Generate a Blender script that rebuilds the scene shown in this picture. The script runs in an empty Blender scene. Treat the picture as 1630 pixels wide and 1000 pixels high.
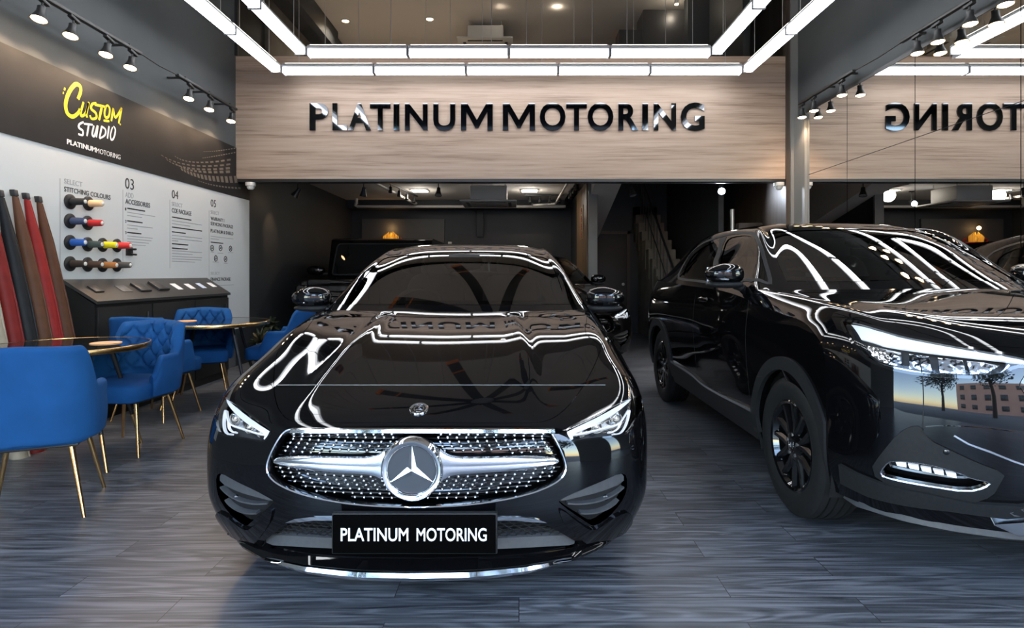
import bpy, bmesh, math, random
import numpy as np
from mathutils import Vector, Matrix
from mathutils.bvhtree import BVHTree
from mathutils.geometry import delaunay_2d_cdt
random.seed(7)
sc = bpy.context.scene
C = sc.collection
PI = math.pi
# ------------------------------------------------------------------ camera, world, exposure
CAM_H = 1.2
cd = bpy.data.cameras.new('camera')
cam = bpy.data.objects.new('camera', cd); C.objects.link(cam)
cam.location = (0, 0, CAM_H); cam.rotation_euler = (PI/2, 0, 0)
cd.sensor_width = 36; cd.lens = 36*930/1630
cd.shift_x = -11/1630; cd.shift_y = -63/1630
cd.clip_start = 0.05; cd.clip_end = 300
sc.camera = cam
w = bpy.data.worlds.new('sky'); sc.world = w; w.use_nodes = True
nt = w.node_tree; nt.nodes.clear()
sky = nt.nodes.new('ShaderNodeTexSky'); sky.sky_type = 'NISHITA'; sky.sun_disc = False
sky.sun_elevation = math.radians(62); sky.sun_rotation = math.radians(120); sky.air_density = 1.4; sky.dust_density = .6
bg = nt.nodes.new('ShaderNodeBackground'); bg.inputs['Strength'].default_value = 2.4
wo = nt.nodes.new('ShaderNodeOutputWorld')
sd_ = bpy.data.lights.new('sun', 'SUN'); sd_.energy = 2.2; sd_.angle = .02; sd_.color = (1,.95,.88)
sun = bpy.data.objects.new('sun', sd_); C.objects.link(sun); sun.rotation_euler = (math.radians(-38), math.radians(14), 0)   # high, from behind the shop: lights the street only
nt.links.new(sky.outputs[0], bg.inputs[0]); nt.links.new(bg.outputs[0], wo.inputs[0])
TUBE_STRENGTH = 15.0
sc.view_settings.view_transform = 'Standard'; sc.view_settings.look = 'None'
sc.view_settings.gamma = 1; sc.view_settings.use_curve_mapping = False
sc.view_settings.exposure = 0.0
# ------------------------------------------------------------------ helpers
def rot_between(d):
    return Vector((0,0,1)).rotation_difference(Vector(d).normalized()).to_matrix()
class MB:
    """collects shapes; build() links them as ONE mesh object"""
    def __init__(s): s.v = []; s.f = []; s.mi = []
    def add(s, vs, fs, mi=0):
        n = len(s.v); s.v += [tuple(p) for p in vs]
        s.f += [tuple(i+n for i in f) for f in fs]; s.mi += [mi]*len(fs); return s
    def xform(s, M, start=0):
        for i in range(start, len(s.v)): s.v[i] = tuple(M @ Vector(s.v[i]))
        return s
    def box(s, c, size, bev=0.0, rot=None, mi=0):
        bm = bmesh.new(); bmesh.ops.create_cube(bm, size=1.0)
        for v in bm.verts: v.co = Vector((v.co.x*size[0], v.co.y*size[1], v.co.z*size[2]))
        if bev > 0: bmesh.ops.bevel(bm, geom=bm.edges[:], offset=min(bev, min(size)*.45), segments=2, profile=.5, affect='EDGES')
        R = rot if rot is not None else Matrix.Identity(3)
        bm.verts.index_update()
        s.add([R @ v.co + Vector(c) for v in bm.verts], [[v.index for v in f.verts] for f in bm.faces], mi); bm.free(); return s
    def span(s, a, b, bev=0.0, mi=0):
        return s.box([(a[i]+b[i])/2 for i in range(3)], [abs(b[i]-a[i]) for i in range(3)], bev, None, mi)
    def cyl(s, p0, p1, r0, r1=None, seg=16, mi=0):
        r1 = r0 if r1 is None else r1
        p0 = Vector(p0); p1 = Vector(p1); R = rot_between(p1-p0)
        vs = []; fs = []
        for k in range(seg):
            a = 2*PI*k/seg; d = R @ Vector((math.cos(a), math.sin(a), 0))
            vs += [p0+d*r0, p1+d*r1]
        for k in range(seg):
            j = (k+1) % seg; fs.append((2*k, 2*j, 2*j+1, 2*k+1))
        fs.append([2*k for k in range(seg)][::-1]); fs.append([2*k+1 for k in range(seg)])
        return s.add(vs, fs, mi)
    def lathe(s, prof, origin=(0,0,0), axis=(0,0,1), seg=24, mi=0, ring=False):
        if ring: prof = list(prof)+[prof[0]]
        R = rot_between(axis); o = Vector(origin); n = len(prof); vs = []; fs = []
        for k in range(seg):
            a = 2*PI*k/seg; ca, sa = math.cos(a), math.sin(a)
            for r, h in prof: vs.append(o + R @ Vector((r*ca, r*sa, h)))
        for k in range(seg):
            j = (k+1) % seg
            for i in range(n-1): fs.append((k*n+i, j*n+i, j*n+i+1, k*n+i+1))
        if ring: return s.add(vs, fs, mi)
        if prof[0][0] > 1e-6: fs.append([k*n for k in range(seg)][::-1])
        if prof[-1][0] > 1e-6: fs.append([k*n+n-1 for k in range(seg)])
        return s.add(vs, fs, mi)
    def tube(s, pts, r, seg=8, closed=False, mi=0, flat=1.0):
        pts = [Vector(p) for p in pts]; n = len(pts); vs = []; fs = []; up = None
        rr = r if hasattr(r, '__len__') else [r]*n
        for i, p in enumerate(pts):
            a = pts[(i-1) % n] if (closed or i > 0) else p
            b = pts[(i+1) % n] if (closed or i < n-1) else p
            t = (b-a).normalized()
            if up is None: up = t.orthogonal().normalized()
            up = (up - t*up.dot(t)).normalized(); q = t.cross(up)
            for k in range(seg):
                an = 2*PI*k/seg; vs.append(p + up*(math.cos(an)*rr[i]) + q*(math.sin(an)*rr[i]*flat))
        for i in range(n if closed else n-1):
            j = (i+1) % n
            for k in range(seg):
                l = (k+1) % seg; fs.append((i*seg+k, i*seg+l, j*seg+l, j*seg+k))
        if not closed:
            fs.append(list(range(seg))[::-1]); fs.append([(n-1)*seg+k for k in range(seg)])
        return s.add(vs, fs, mi)
    def prism(s, poly, h0, h1, frame=None, mi=0):
        """poly in 2D, extruded h0..h1 along the third axis; frame = 4x4"""
        F = frame if frame is not None else Matrix.Identity(4); n = len(poly)
        vs = [F @ Vector((x, y, h0)) for x, y in poly] + [F @ Vector((x, y, h1)) for x, y in poly]
        fs = [list(range(n))[::-1], [n+i for i in range(n)]] + [(i, (i+1) % n, n+(i+1) % n, n+i) for i in range(n)]
        return s.add(vs, fs, mi)
    def build(s, name, m, parent=None, ang=40, loc=None):
        me = bpy.data.meshes.new(name); me.from_pydata(s.v, [], s.f)
        for mm in (m if isinstance(m, (list, tuple)) else [m]): me.materials.append(mm)
        if any(s.mi): me.polygons.foreach_set('material_index', s.mi)
        bm = bmesh.new(); bm.from_mesh(me); bmesh.ops.recalc_face_normals(bm, faces=bm.faces[:]); bm.to_mesh(me); bm.free()
        if ang:
            me.shade_smooth(); me.set_sharp_from_angle(angle=math.radians(ang))
        o = bpy.data.objects.new(name, me); C.objects.link(o)
        if parent: o.parent = parent
        if loc: o.location = loc
        return o
def tag(o, label=None, cat=None, group=None, kind=None):
    if label: o['label'] = label
    if cat: o['category'] = cat
    if group: o['group'] = group
    if kind: o['kind'] = kind
    return o
def thing(name, label, cat, loc=(0,0,0), rz=0.0, group=None):
    o = bpy.data.objects.new(name, None); C.objects.link(o); o.empty_display_size = .1
    o.location = loc; o.rotation_euler = (0, 0, rz)
    return tag(o, label, cat, group)
def kids(o): return [c for c in bpy.data.objects if c.parent == o]
def copy_tree(o, parent=None):
    c = o.copy(); C.objects.link(c)
    if parent: c.parent = parent
    for ch in kids(o): copy_tree(ch, c)
    return c
def dup(o, loc, rz, label, group=None):
    c = copy_tree(o); c.location = loc; c.rotation_euler = (0, 0, rz); c['label'] = label
    if group: c['group'] = group
    return c
def struct(name, mb, m, ang=30, parent=None):
    o = mb.build(name, m, parent, ang)
    if not parent: o['kind'] = 'structure'
    return o
# ---- text as mesh, fitted to width x cap height; drawn in the local XY plane
def text_data(s, extrude=0.002, bold=0.0):
    cu = bpy.data.curves.new('t', 'FONT'); cu.body = s; cu.size = 1; cu.extrude = extrude; cu.offset = bold
    cu.resolution_u = 4
    o = bpy.data.objects.new('t', cu); C.objects.link(o)
    dg = bpy.context.evaluated_depsgraph_get(); dg.update()
    me = o.evaluated_get(dg).to_mesh()
    vs = [v.co.copy() for v in me.vertices]; fs = [list(p.vertices) for p in me.polygons]
    o.evaluated_get(dg).to_mesh_clear()
    bpy.data.objects.remove(o); bpy.data.curves.remove(cu)
    return vs, fs
def text_into(mb, s, x, y, w, h, frame=None, depth=0.002, bold=0.0, z0=0.0, shear=0.0, mi=0):
    """left edge x, baseline-bottom y, total width w, total height h"""
    vs, fs = text_data(s, .5, bold)
    x0 = min(v.x for v in vs); x1 = max(v.x for v in vs); y0 = min(v.y for v in vs); y1 = max(v.y for v in vs)
    F = frame if frame is not None else Matrix.Identity(4)
    out = []
    for v in vs:
        X = x + (v.x-x0)/(x1-x0)*w; Y = y + (v.y-y0)/max(y1-y0, 1e-6)*h
        out.append(F @ Vector((X + shear*(Y-y), Y, z0 + depth*(v.z+.5))))
    return mb.add(out, fs, mi)
# ------------------------------------------------------------------ materials
def lamp_light(parent, energy, col, at_=(0,0,0), aim=(0,0,-1), size=70, r=.04, kind='SPOT'):
    ld = bpy.data.lights.new('lamp_light', kind); ld.energy = energy; ld.color = col; ld.shadow_soft_size = r
    if kind == 'SPOT': ld.spot_size = math.radians(size); ld.spot_blend = .6
    o = bpy.data.objects.new('lamp_light', ld); C.objects.link(o); o.parent = parent; o.location = at_
    o.rotation_euler = Vector((0,0,-1)).rotation_difference(Vector(aim)).to_euler(); return o
def mat(name, col, rough=.5, metal=0.0, coat=0.0, spec=.5, emit=None, es=0.0, trans=0.0, ior=1.5, sheen=0.0):
    m = bpy.data.materials.new(name); m.use_nodes = True
    b = m.node_tree.nodes['Principled BSDF']
    b.inputs['Base Color'].default_value = (*col, 1); b.inputs['Roughness'].default_value = rough
    b.inputs['Metallic'].default_value = metal; b.inputs['Coat Weight'].default_value = coat
    b.inputs['Coat Roughness'].default_value = .02; b.inputs['Specular IOR Level'].default_value = spec
    b.inputs['IOR'].default_value = ior; b.inputs['Transmission Weight'].default_value = trans
    b.inputs['Sheen Weight'].default_value = sheen
    if emit: b.inputs['Emission Color'].default_value = (*emit, 1); b.inputs['Emission Strength'].default_value = es
    return m
def nodes(m): return m.node_tree.nodes, m.node_tree.links, m.node_tree.nodes['Principled BSDF']
def N(m, t, **kw):
    n = m.node_tree.nodes.new('ShaderNode'+t)
    for k, v in kw.items():
        if k in n.inputs: n.inputs[k].default_value = v
        else: setattr(n, k, v)
    return n
def ramp(m, stops):
    r = N(m, 'ValToRGB'); e = r.color_ramp.elements
    while len(e) < len(stops): e.new(.5)
    for i, (p, c) in enumerate(stops): e[i].position = p; e[i].color = (*c, 1)
    return r
def mapped(m, scale, loc=(0,0,0), coord='Object'):
    tc = N(m, 'TexCoord'); mp = N(m, 'Mapping'); mp.inputs['Scale'].default_value = scale; mp.inputs['Location'].default_value = loc
    m.node_tree.links.new(tc.outputs[coord], mp.inputs[0]); return mp
def noisy(name, c0, c1, scale=(3,3,3), rough=.5, bump=0.0, detail=5, **kw):
    m = mat(name, c0, rough, **kw); n, l, b = nodes(m)
    mp = mapped(m, scale); t = N(m, 'TexNoise', Scale=1.0, Detail=detail); l.new(mp.outputs[0], t.inputs[0])
    r = ramp(m, [(.3, c0), (.7, c1)]); l.new(t.outputs[0], r.inputs[0]); l.new(r.outputs[0], b.inputs['Base Color'])
    if bump:
        bp = N(m, 'Bump', Strength=bump, Distance=.01); l.new(t.outputs[0], bp.inputs['Height']); l.new(bp.outputs[0], b.inputs['Normal'])
    return m
def glass_mat(name, tint, f0=.06, rough=.0):
    m = bpy.data.materials.new(name); m.use_nodes = True; n = m.node_tree.nodes; l = m.node_tree.links; n.clear()
    o = n.new('ShaderNodeOutputMaterial'); mx = n.new('ShaderNodeMixShader'); t = n.new('ShaderNodeBsdfTransparent'); g = n.new('ShaderNodeBsdfGlossy')
    fr = n.new('ShaderNodeFresnel'); fr.inputs['IOR'].default_value = f0
    t.inputs[0].default_value = (*tint, 1); g.inputs['Roughness'].default_value = rough
    l.new(fr.outputs[0], mx.inputs[0]); l.new(t.outputs[0], mx.inputs[1]); l.new(g.outputs[0], mx.inputs[2]); l.new(mx.outputs[0], o.inputs[0])
    return m
def floor_mat():
    m = mat('grey_wood_planks', (.08,.085,.1), .38); n, l, b = nodes(m)
    mp = mapped(m, (1,1,1))
    br = N(m, 'TexBrick', Scale=1.0); br.offset = .37; br.offset_frequency = 2
    br.inputs['Brick Width'].default_value = 1.25; br.inputs['Row Height'].default_value = .155
    br.inputs['Mortar Size'].default_value = .0016; br.inputs['Mortar Smooth'].default_value = .2
    br.inputs['Color1'].default_value = (0,0,0,1); br.inputs['Color2'].default_value = (1,1,1,1); br.inputs['Mortar'].default_value = (.5,.5,.5,1)
    l.new(mp.outputs[0], br.inputs[0])
    sep = N(m, 'SeparateColor'); l.new(br.outputs['Color'], sep.inputs[0])
    # per-plank shift of the grain
    comb = N(m, 'CombineXYZ'); mul = N(m, 'Math', operation='MULTIPLY'); mul.inputs[1].default_value = 17.0
    l.new(sep.outputs[0], mul.inputs[0]); l.new(mul.outputs[0], comb.inputs[0]); l.new(mul.outputs[0], comb.inputs[2])
    add = N(m, 'VectorMath', operation='ADD'); l.new(mp.outputs[0], add.inputs[0]); l.new(comb.outputs[0], add.inputs[1])
    s1 = N(m, 'Mapping'); s1.inputs['Scale'].default_value = (1.0, 11, 1); l.new(add.outputs[0], s1.inputs[0])
    n1 = N(m, 'TexNoise', Scale=1.0, Detail=3.0); n1.inputs['Distortion'].default_value = .5; l.new(s1.outputs[0], n1.inputs[0])
    # cathedral rings: sine of the stretched noise
    rg = N(m, 'Math', operation='MULTIPLY'); rg.inputs[1].default_value = 52.0; l.new(n1.outputs[0], rg.inputs[0])
    sn = N(m, 'Math', operation='SINE'); l.new(rg.outputs[0], sn.inputs[0])
    s2 = N(m, 'Mapping'); s2.inputs['Scale'].default_value = (1.3, 62, 1); l.new(add.outputs[0], s2.inputs[0])
    n2 = N(m, 'TexNoise', Scale=1.0, Detail=4.0); l.new(s2.outputs[0], n2.inputs[0])
    a1 = N(m, 'Math', operation='MULTIPLY_ADD'); a1.inputs[1].default_value = .085; a1.inputs[2].default_value = .20; l.new(sn.outputs[0], a1.inputs[0])
    a2 = N(m, 'Math', operation='MULTIPLY_ADD'); a2.inputs[1].default_value = .70; l.new(n2.outputs[0], a2.inputs[0]); l.new(a1.outputs[0], a2.inputs[2])
    a3 = N(m, 'Math', operation='MULTIPLY_ADD'); a3.inputs[1].default_value = .07; l.new(sep.outputs[0], a3.inputs[0]); l.new(a2.outputs[0], a3.inputs[2])
    r = ramp(m, [(.38, (.034,.037,.043)), (.58, (.100,.106,.118)), (.80, (.225,.236,.258))]); l.new(a3.outputs[0], r.inputs[0])
    mx = N(m, 'Mix', data_type='RGBA'); mx.inputs[7].default_value = (.012,.013,.015,1)
    l.new(br.outputs['Fac'], mx.inputs[0]); l.new(r.outputs[0], mx.inputs[6]); l.new(mx.outputs[2], b.inputs['Base Color'])
    rr = N(m, 'Math', operation='MULTIPLY_ADD'); rr.inputs[1].default_value = .22; rr.inputs[2].default_value = .26; l.new(n2.outputs[0], rr.inputs[0]); l.new(rr.outputs[0], b.inputs['Roughness'])
    bp = N(m, 'Bump', Strength=.22, Distance=.004); l.new(a2.outputs[0], bp.inputs['Height']); l.new(bp.outputs[0], b.inputs['Normal'])
    return m
def wood_mat(name, cols, scale=(.9, 1, 26), rough=.5):
    m = mat(name, cols[0], rough); n, l, b = nodes(m)
    mp = mapped(m, scale); t = N(m, 'TexNoise', Scale=1.0, Detail=6.0, Roughness=.62); t.inputs['Distortion'].default_value = .25; l.new(mp.outputs[0], t.inputs[0])
    mp2 = mapped(m, (scale[0]*2.5, scale[1], scale[2]*5)); t2 = N(m, 'TexNoise', Scale=1.0, Detail=3.0); l.new(mp2.outputs[0], t2.inputs[0])
    a = N(m, 'Math', operation='MULTIPLY_ADD'); a.inputs[1].default_value = .3; l.new(t2.outputs[0], a.inputs[0]); l.new(t.outputs[0], a.inputs[2])
    r = ramp(m, [(.44, cols[0]), (.62, cols[1]), (.80, cols[2])]); l.new(a.outputs[0], r.inputs[0]); l.new(r.outputs[0], b.inputs['Base Color'])
    return m
M = dict(
    floor=floor_mat(),
    fascia=wood_mat('pale_walnut_laminate', ((.215,.145,.105),(.375,.272,.205),(.44,.33,.255))),
    grey_wall=noisy('grey_plaster', (.064,.071,.076), (.083,.091,.097), (1.2,1.2,1.2), .75),
    dark_wall=noisy('charcoal_paint', (.019,.022,.026), (.025,.028,.032), (2,2,2), .6),
    brown_dark=wood_mat('dark_brown_panel', ((.030,.020,.015),(.05,.035,.026),(.06,.045,.033)), (20,20,.8), .5),
    taupe=noisy('taupe_ceiling', (.60,.545,.49), (.64,.585,.53), (1,1,1), .85),
    back_ceiling=noisy('grey_ceiling', (.70,.65,.60), (.75,.70,.65), (1,1,1), .8),
    steel_edge=mat('dark_metal', (.05,.05,.052), .4, .6),
    jamb=mat('grey_jamb', (.20,.20,.195), .55),
    mirror=mat('mirror_silver', (.80,.80,.79), .004, 1.0),
    letter=mat('polished_black_steel', (.085,.09,.098), .04, 1.0),
    black_board=noisy('black_print', (.012,.012,.013), (.018,.018,.020), (3,3,3), .55, spec=.2),
    white_board=mat('white_print', (.55,.575,.59), .45),
    ink=mat('black_ink', (.02,.02,.022), .5), grey_ink=mat('grey_ink', (.30,.31,.33), .5),
    yellow_ink=mat('yellow_ink', (.78,.66,.02), .5), white_ink=mat('white_ink', (.8,.8,.8), .5), dim_ink=mat('dim_ink', (.13,.11,.09), .5),
    housing=mat('white_enamel', (.50,.51,.52), .4),
    tube=mat('white_tube_light', (.9,.9,.9), .4, emit=(.93,.96,1.0), es=TUBE_STRENGTH),
    tube_side=mat('white_tube_side', (.9,.9,.9), .4, emit=(.93,.96,1.0), es=TUBE_STRENGTH*.30),
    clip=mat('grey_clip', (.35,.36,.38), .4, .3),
    wire=mat('steel_wire', (.45,.45,.44), .35, .8),
    black_metal=mat('black_powder_coat', (.014,.014,.015), .42),
    fill_strip=mat('fill_strip_glow', (.9,.9,.9), .4, emit=(1.0,.93,.85), es=7.5),
    warm_bulb=mat('warm_lamp', (1,.9,.75), .4, emit=(1.0,.66,.34), es=26.0),
    cool_bulb=mat('cool_lamp', (1,1,1), .4, emit=(.70,.82,1.0), es=30.0),
    panel_lamp=mat('panel_lamp', (1,1,1), .4, emit=(1.0,.95,.85), es=24.0),
    white_plastic=mat('white_plastic', (.62,.61,.58), .45),
    pipe=mat('painted_pipe', (.60,.56,.51), .5),
    velvet=noisy('blue_velvet', (.008,.064,.200), (.010,.078,.24), (7,7,7), .85, 0, 3, spec=.2),
    gold=mat('brushed_gold', (.72,.45,.20), .26, 1.0),
    table_black=mat('black_gloss_top', (.008,.008,.009), .08, coat=.6),
    peach=mat('peach_disc', (.92,.50,.25), .6), white_paper=mat('white_card', (.75,.76,.78), .5), blue_card=mat('pale_blue_card', (.55,.64,.80), .4),
    counter=noisy('black_counter', (.010,.010,.010), (.015,.014,.013), (2,2,2), .5, spec=.2), counter_top=mat('counter_top', (.030,.029,.028), .33),
    grey_card=mat('grey_swatch', (.10,.10,.10), .5), dark_card=mat('charcoal_swatch', (.022,.023,.025), .4),
    concrete=noisy('bare_concrete', (.10,.085,.07), (.17,.15,.125), (3,3,3), .85, .1),
    door=mat('brown_grey_door', (.055,.05,.045), .55),
    ac=mat('air_conditioner_white', (.55,.53,.49), .5),
    foliage=noisy('dark_leaf', (.012,.020,.010), (.035,.045,.018), (9,9,9), .5),
    dry_leaf=noisy('dry_leaf', (.10,.075,.035), (.17,.13,.07), (9,9,9), .55),
    red=mat('red_lacquer', (.45,.03,.015), .35), goldleaf=mat('gold_leaf', (.85,.50,.06), .3, .7),
)
def leather(name, c, r=.55): return noisy(name, c, tuple(x*1.25 for x in c), (14,14,14), r, .08, 4, spec=.22)
# ------------------------------------------------------------------ the room
XL, XR = -3.7, 3.6; YF = 7.63; YB = 12.9; ZC = 5.6; Y0 = -1.3; ZB = 2.45; ZT = 4.05
struct('floor', MB().span((XL-.2, Y0-.4, -.1), (XR+.2, YB+.2, 0)), M['floor'])
struct('wall_left', MB().span((XL-.2, Y0, 0), (XL, YF, ZC)), M['grey_wall'])
struct('wall_left_back', MB().span((XL-.2, YF, 0), (XL, YB+.2, ZC)), M['dark_wall'])
struct('wall_right', MB().span((XR+.02, Y0, 0), (XR+.2, YF+.1, ZC)), M['grey_wall'])
struct('wall_right_back', MB().span((XR+.02, YF+.1, 0), (XR+.2, YB+.2, ZC)), M['brown_dark'])
struct('wall_back', MB().span((XL, YB, 0), (XR, YB+.2, ZC)), M['dark_wall'])
struct('ceiling', MB().span((XL-.2, Y0, ZC), (XR+.2, YB+.2, ZC+.15)), M['taupe'])
struct('ceiling_back', MB().span((XL, YF+.12, 2.80), (.98, YB, 2.95)), M['back_ceiling'])
struct('ceiling_stairwell', MB().span((.98, YF+.12, 3.85), (XR+.02, YB, 4.0)), M['dark_wall'])
struct('wall_fascia', MB().span((XL, YF, ZB), (3.48, YF+.12, ZT)), M['fascia'])
struct('trim_1', MB().span((XL, YF-.005, ZB-.045), (3.48, YF+.13, ZB), .004), M['steel_edge'])
struct('trim_2', MB().span((3.48, YF-.02, 0), (3.53, YF+.12, ZC)), M['brown_dark'])
struct('trim_3', MB().span((3.53, YF-.05, 0), (XR+.02, YF+.1, ZC)), M['jamb'])
struct('trim_4', MB().span((XR-.03, 7.30, 0), (XR+.02, YF-.05, 3.22)), M['jamb'])
struct('trim_5', MB().span((XL, YF-.03, ZT), (XL+.04, YF, ZC)), M['steel_edge'])
# a painted beam above the back of the hall and a conduit band under it
struct('beam', MB().span((XL, YB-.35, 2.62), (.98, YB, 2.80)), M['dark_wall'])
# upper storey seen over the fascia
g = struct('window_1', MB().span((XL, YF+.05, ZT), (3.5, YF+.06, ZC)), glass_mat('clear_glass', (.93,.93,.91), 1.35))
struct('trim_6', MB().span((XL+.001, 10.6, 3.9), (XL+.35, YB, ZC-.02)).span((XL+.001, YF+.2, 5.25), (XL+.42, 10.6, ZC-.001)), M['dark_wall'])
struct('wall_upper_stone', MB().span((XL, 8.5, 4.0), (XL+.05, 10.5, 5.25)), M['concrete'])
struct('floor_upper', MB().span((XL, YF+.12, 3.7), (XR, YB, 3.84)), M['back_ceiling'])
struct('trim_7', MB().span((1.62, 9.45, 3.9), (2.0, 9.8, 5.16)).span((2.0, 9.4, 3.9), (2.66, 9.9, 5.46)), M['steel_edge'])
struct('wall_upper_right', MB().span((2.66, 9.2, 3.9), (XR, 9.4, ZC)).span((3.0, YF+.2, 3.9), (3.1, 9.2, ZC)), M['dark_wall'])
# front of the shop, behind the camera: added dark box, soffit outside, road
struct('trim_8', MB().span((XL, Y0, 5.38), (XR, .6, ZC)), mat('added_dark_box', (.006,.006,.0065), .7, spec=.1))  # unseen black box put in so the sign letters mirror something dark
struct('soffit_front', MB().span((XL-.2, -6.5, 6.1), (XR+.2, Y0-.3, 6.3)).span((XL-.2, Y0-.3, 5.45), (XR+.2, Y0, 6.3)), M['taupe'])
struct('pavement', MB().span((-40, -70, -.25), (40, Y0-.4, -.02)), noisy('pale_paving', (.10,.105,.11), (.14,.145,.15), (.7,.7,.7), .8))
# ------------------------------------------------------------------ opposite side of the street (seen mirrored in the paint)
bl = thing('shophouse', 'pink rendered building across the street mirrored in the black paintwork', 'building', (4, -34, -.02))
f_ = MB().span((-16,-6,0), (16,0,11)); f_.build('facade', noisy('pink_render', (.62,.36,.29), (.70,.43,.35), (.4,.4,.4), .8), bl)
for i in range(6):
    for k in range(3):
        MB().box((-13+i*5.2, .05, 2.2+k*3.4), (2.2,.12,1.7), .02).build('window', mat('street_window', (.05,.06,.07), .15) if (i, k) == (0, 0) else bpy.data.materials['street_window'], bl)
def tree(x, y, h, r, label, seed):
    rnd = random.Random(seed); t = thing('street_tree', label, 'tree', (x, y, -.02), 0, 'trees across the street')
    mb = MB().tube([(0,0,0),(.1,.05,h*.3),(-.1,.1,h*.55),(.05,0,h*.75)], [.28,.22,.17,.1], 8)
    for k in range(6):
        a = k*1.05; mb.tube([(0,0,h*.45+k*.15),(math.cos(a)*r*.5, math.sin(a)*r*.5, h*.68),(math.cos(a)*r*.8, math.sin(a)*r*.8, h*.82)], [.1,.06,.03], 6)
    mb.build('trunk', mat('bark', (.05,.04,.03), .9) if 'bark' not in bpy.data.materials else bpy.data.materials['bark'], t)
    lf = MB()
    for k in range(1500):
        d = Vector((rnd.gauss(0,1), rnd.gauss(0,1), rnd.gauss(0,.7))).normalized()*r*rnd.uniform(.35,1)
        c = Vector((0,0,h*.78))+d; R = Vector((rnd.gauss(0,1), rnd.gauss(0,1), rnd.gauss(0,1))).normalized(); q = R.orthogonal().normalized(); s_ = rnd.uniform(.14,.3)
        p = R.cross(q); lf.add([c-q*s_, c+p*s_*.5, c+q*s_, c-p*s_*.5], [(0,1,2,3)])
    lf.build('crown', M['foliage'], t, 0)
tree(-6, -11, 8, 3.0, 'street tree opposite, left of the three mirrored in the paintwork', 1)
tree(2.2, -10, 8.5, 3.0, 'street tree opposite, middle of the three mirrored in the paintwork', 2)
tree(10, -12, 8, 3.0, 'street tree opposite, right of the three mirrored in the paintwork', 3)
# ------------------------------------------------------------------ mirror wall: two rows of panels
mg = 'mirror panels on the right wall'
ys = [7.30, 6.41, 5.31, 4.19, 3.07, 1.95, .83]
names = ['furthest', 'second furthest', 'third furthest', 'fourth furthest', 'second nearest', 'nearest']
for i in range(6):
    for z0, z1, rowname in ((0.0, 2.437, 'lower'), (2.443, 3.22, 'upper')):
        o = MB().span((XR, ys[i+1]+.004, z0), (XR+.012, ys[i]-.004, z1)).build('mirror_panel', M['mirror'], None, 0)
        tag(o, '%s %s frameless mirror panel along the right wall' % (names[i], rowname), 'mirror', mg)
struct('trim_9', MB().span((XR-.004, .83, 3.22), (XR+.02, 7.30, 3.26)), M['steel_edge'])
# ------------------------------------------------------------------ strip lights: two nested suspended rectangles
proto_lights = {}
def strip_light(L):
    key = round(L, 3)
    t = bpy.data.objects.new('strip_light', None); t.empty_display_size = .1; C.objects.link(t)
    g = .004
    MB().prism([(-.060,.030),(-.060,.048),(-.020,.085),(.020,.085),(.060,.048),(.060,.030)], -L/2+g, L/2-g,
               Matrix(((0,0,1,0),(1,0,0,0),(0,1,0,0),(0,0,0,1)))).build('housing', M['housing'], t)
    MB().prism([(-.052,.030),(-.058,-.015),(-.050,-.036),(-.028,-.046),(.028,-.046),(.050,-.036),(.058,-.015),(.052,.030)], -L/2+.018, L/2-.018,
               Matrix(((0,0,1,0),(1,0,0,0),(0,1,0,0),(0,0,0,1)))).build('diffuser', [M['tube_side'], M['tube']], t)
    for p_ in [c for c in kids(t) if c.name.startswith('diffuser')][0].data.polygons: p_.material_index = 1 if p_.normal.z < -.5 else 0
    MB().box((0,0,.0875), (L-.06,.036,.004)).build('fill_strip', M['fill_strip'], t)  # glowing strip added on top of the housing to brighten the ceiling
    for s in (-1, 1):
        MB().box((s*(L/2-.011), 0, -.005), (.014,.122,.09), .004).build('end_cap', M['clip'], t)
        MB().cyl((s*(L/2-.2), 0, .089), (s*(L/2-.2), 0, ZC-3.74), .0035, seg=6).build('suspension_wire', M['wire'], t)
    return t
ZL = 3.74
def place_strip(x, y, z, rz, L, label, group, pitch=0.0):
    key = round(L, 3)
    if key not in proto_lights: proto_lights[key] = o = strip_light(L)
    else: o = copy_tree(proto_lights[key])
    o.location = (x, y, z); o.rotation_euler = (0, pitch, rz)
    tag(o, label, 'ceiling light', group); return o
go = 'strip lights of the outer rectangle'; gi = 'strip lights of the inner rectangle'
LO = 1.142; LI = 1.153
for i in range(5):
    place_strip(-2.94+LO*(i+.5), 7.28, ZL, 0, LO, 'white strip light in the outer row before the wood fascia, %s from left' % ['first','second','third','fourth','fifth'][i], go)
for i in range(4):
    place_strip(-2.42+LI*(i+.5), 6.70, ZL, 0, LI, 'white strip light in the inner row before the wood fascia, %s from left' % ['first','second','third','fourth'][i], gi)
nth = ['furthest','second furthest','third furthest','third nearest','second nearest','nearest']
for i in range(6):
    for x, sd in ((-3.00,'left'), (2.83,'right')):
        place_strip(x, 7.215-LO*(i+.5), ZL, PI/2, LO, 'white strip light of the outer %s line, %s from us' % (sd, nth[i]), go)
for i in range(5):
    for x, sd in ((-2.48,'left'), (2.25,'right')):
        place_strip(x, 6.635-LI*(i+.5), ZL, PI/2, LI, 'white strip light of the inner %s line, %s from us' % (sd, (nth[:3]+nth[4:])[i]), gi)
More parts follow.
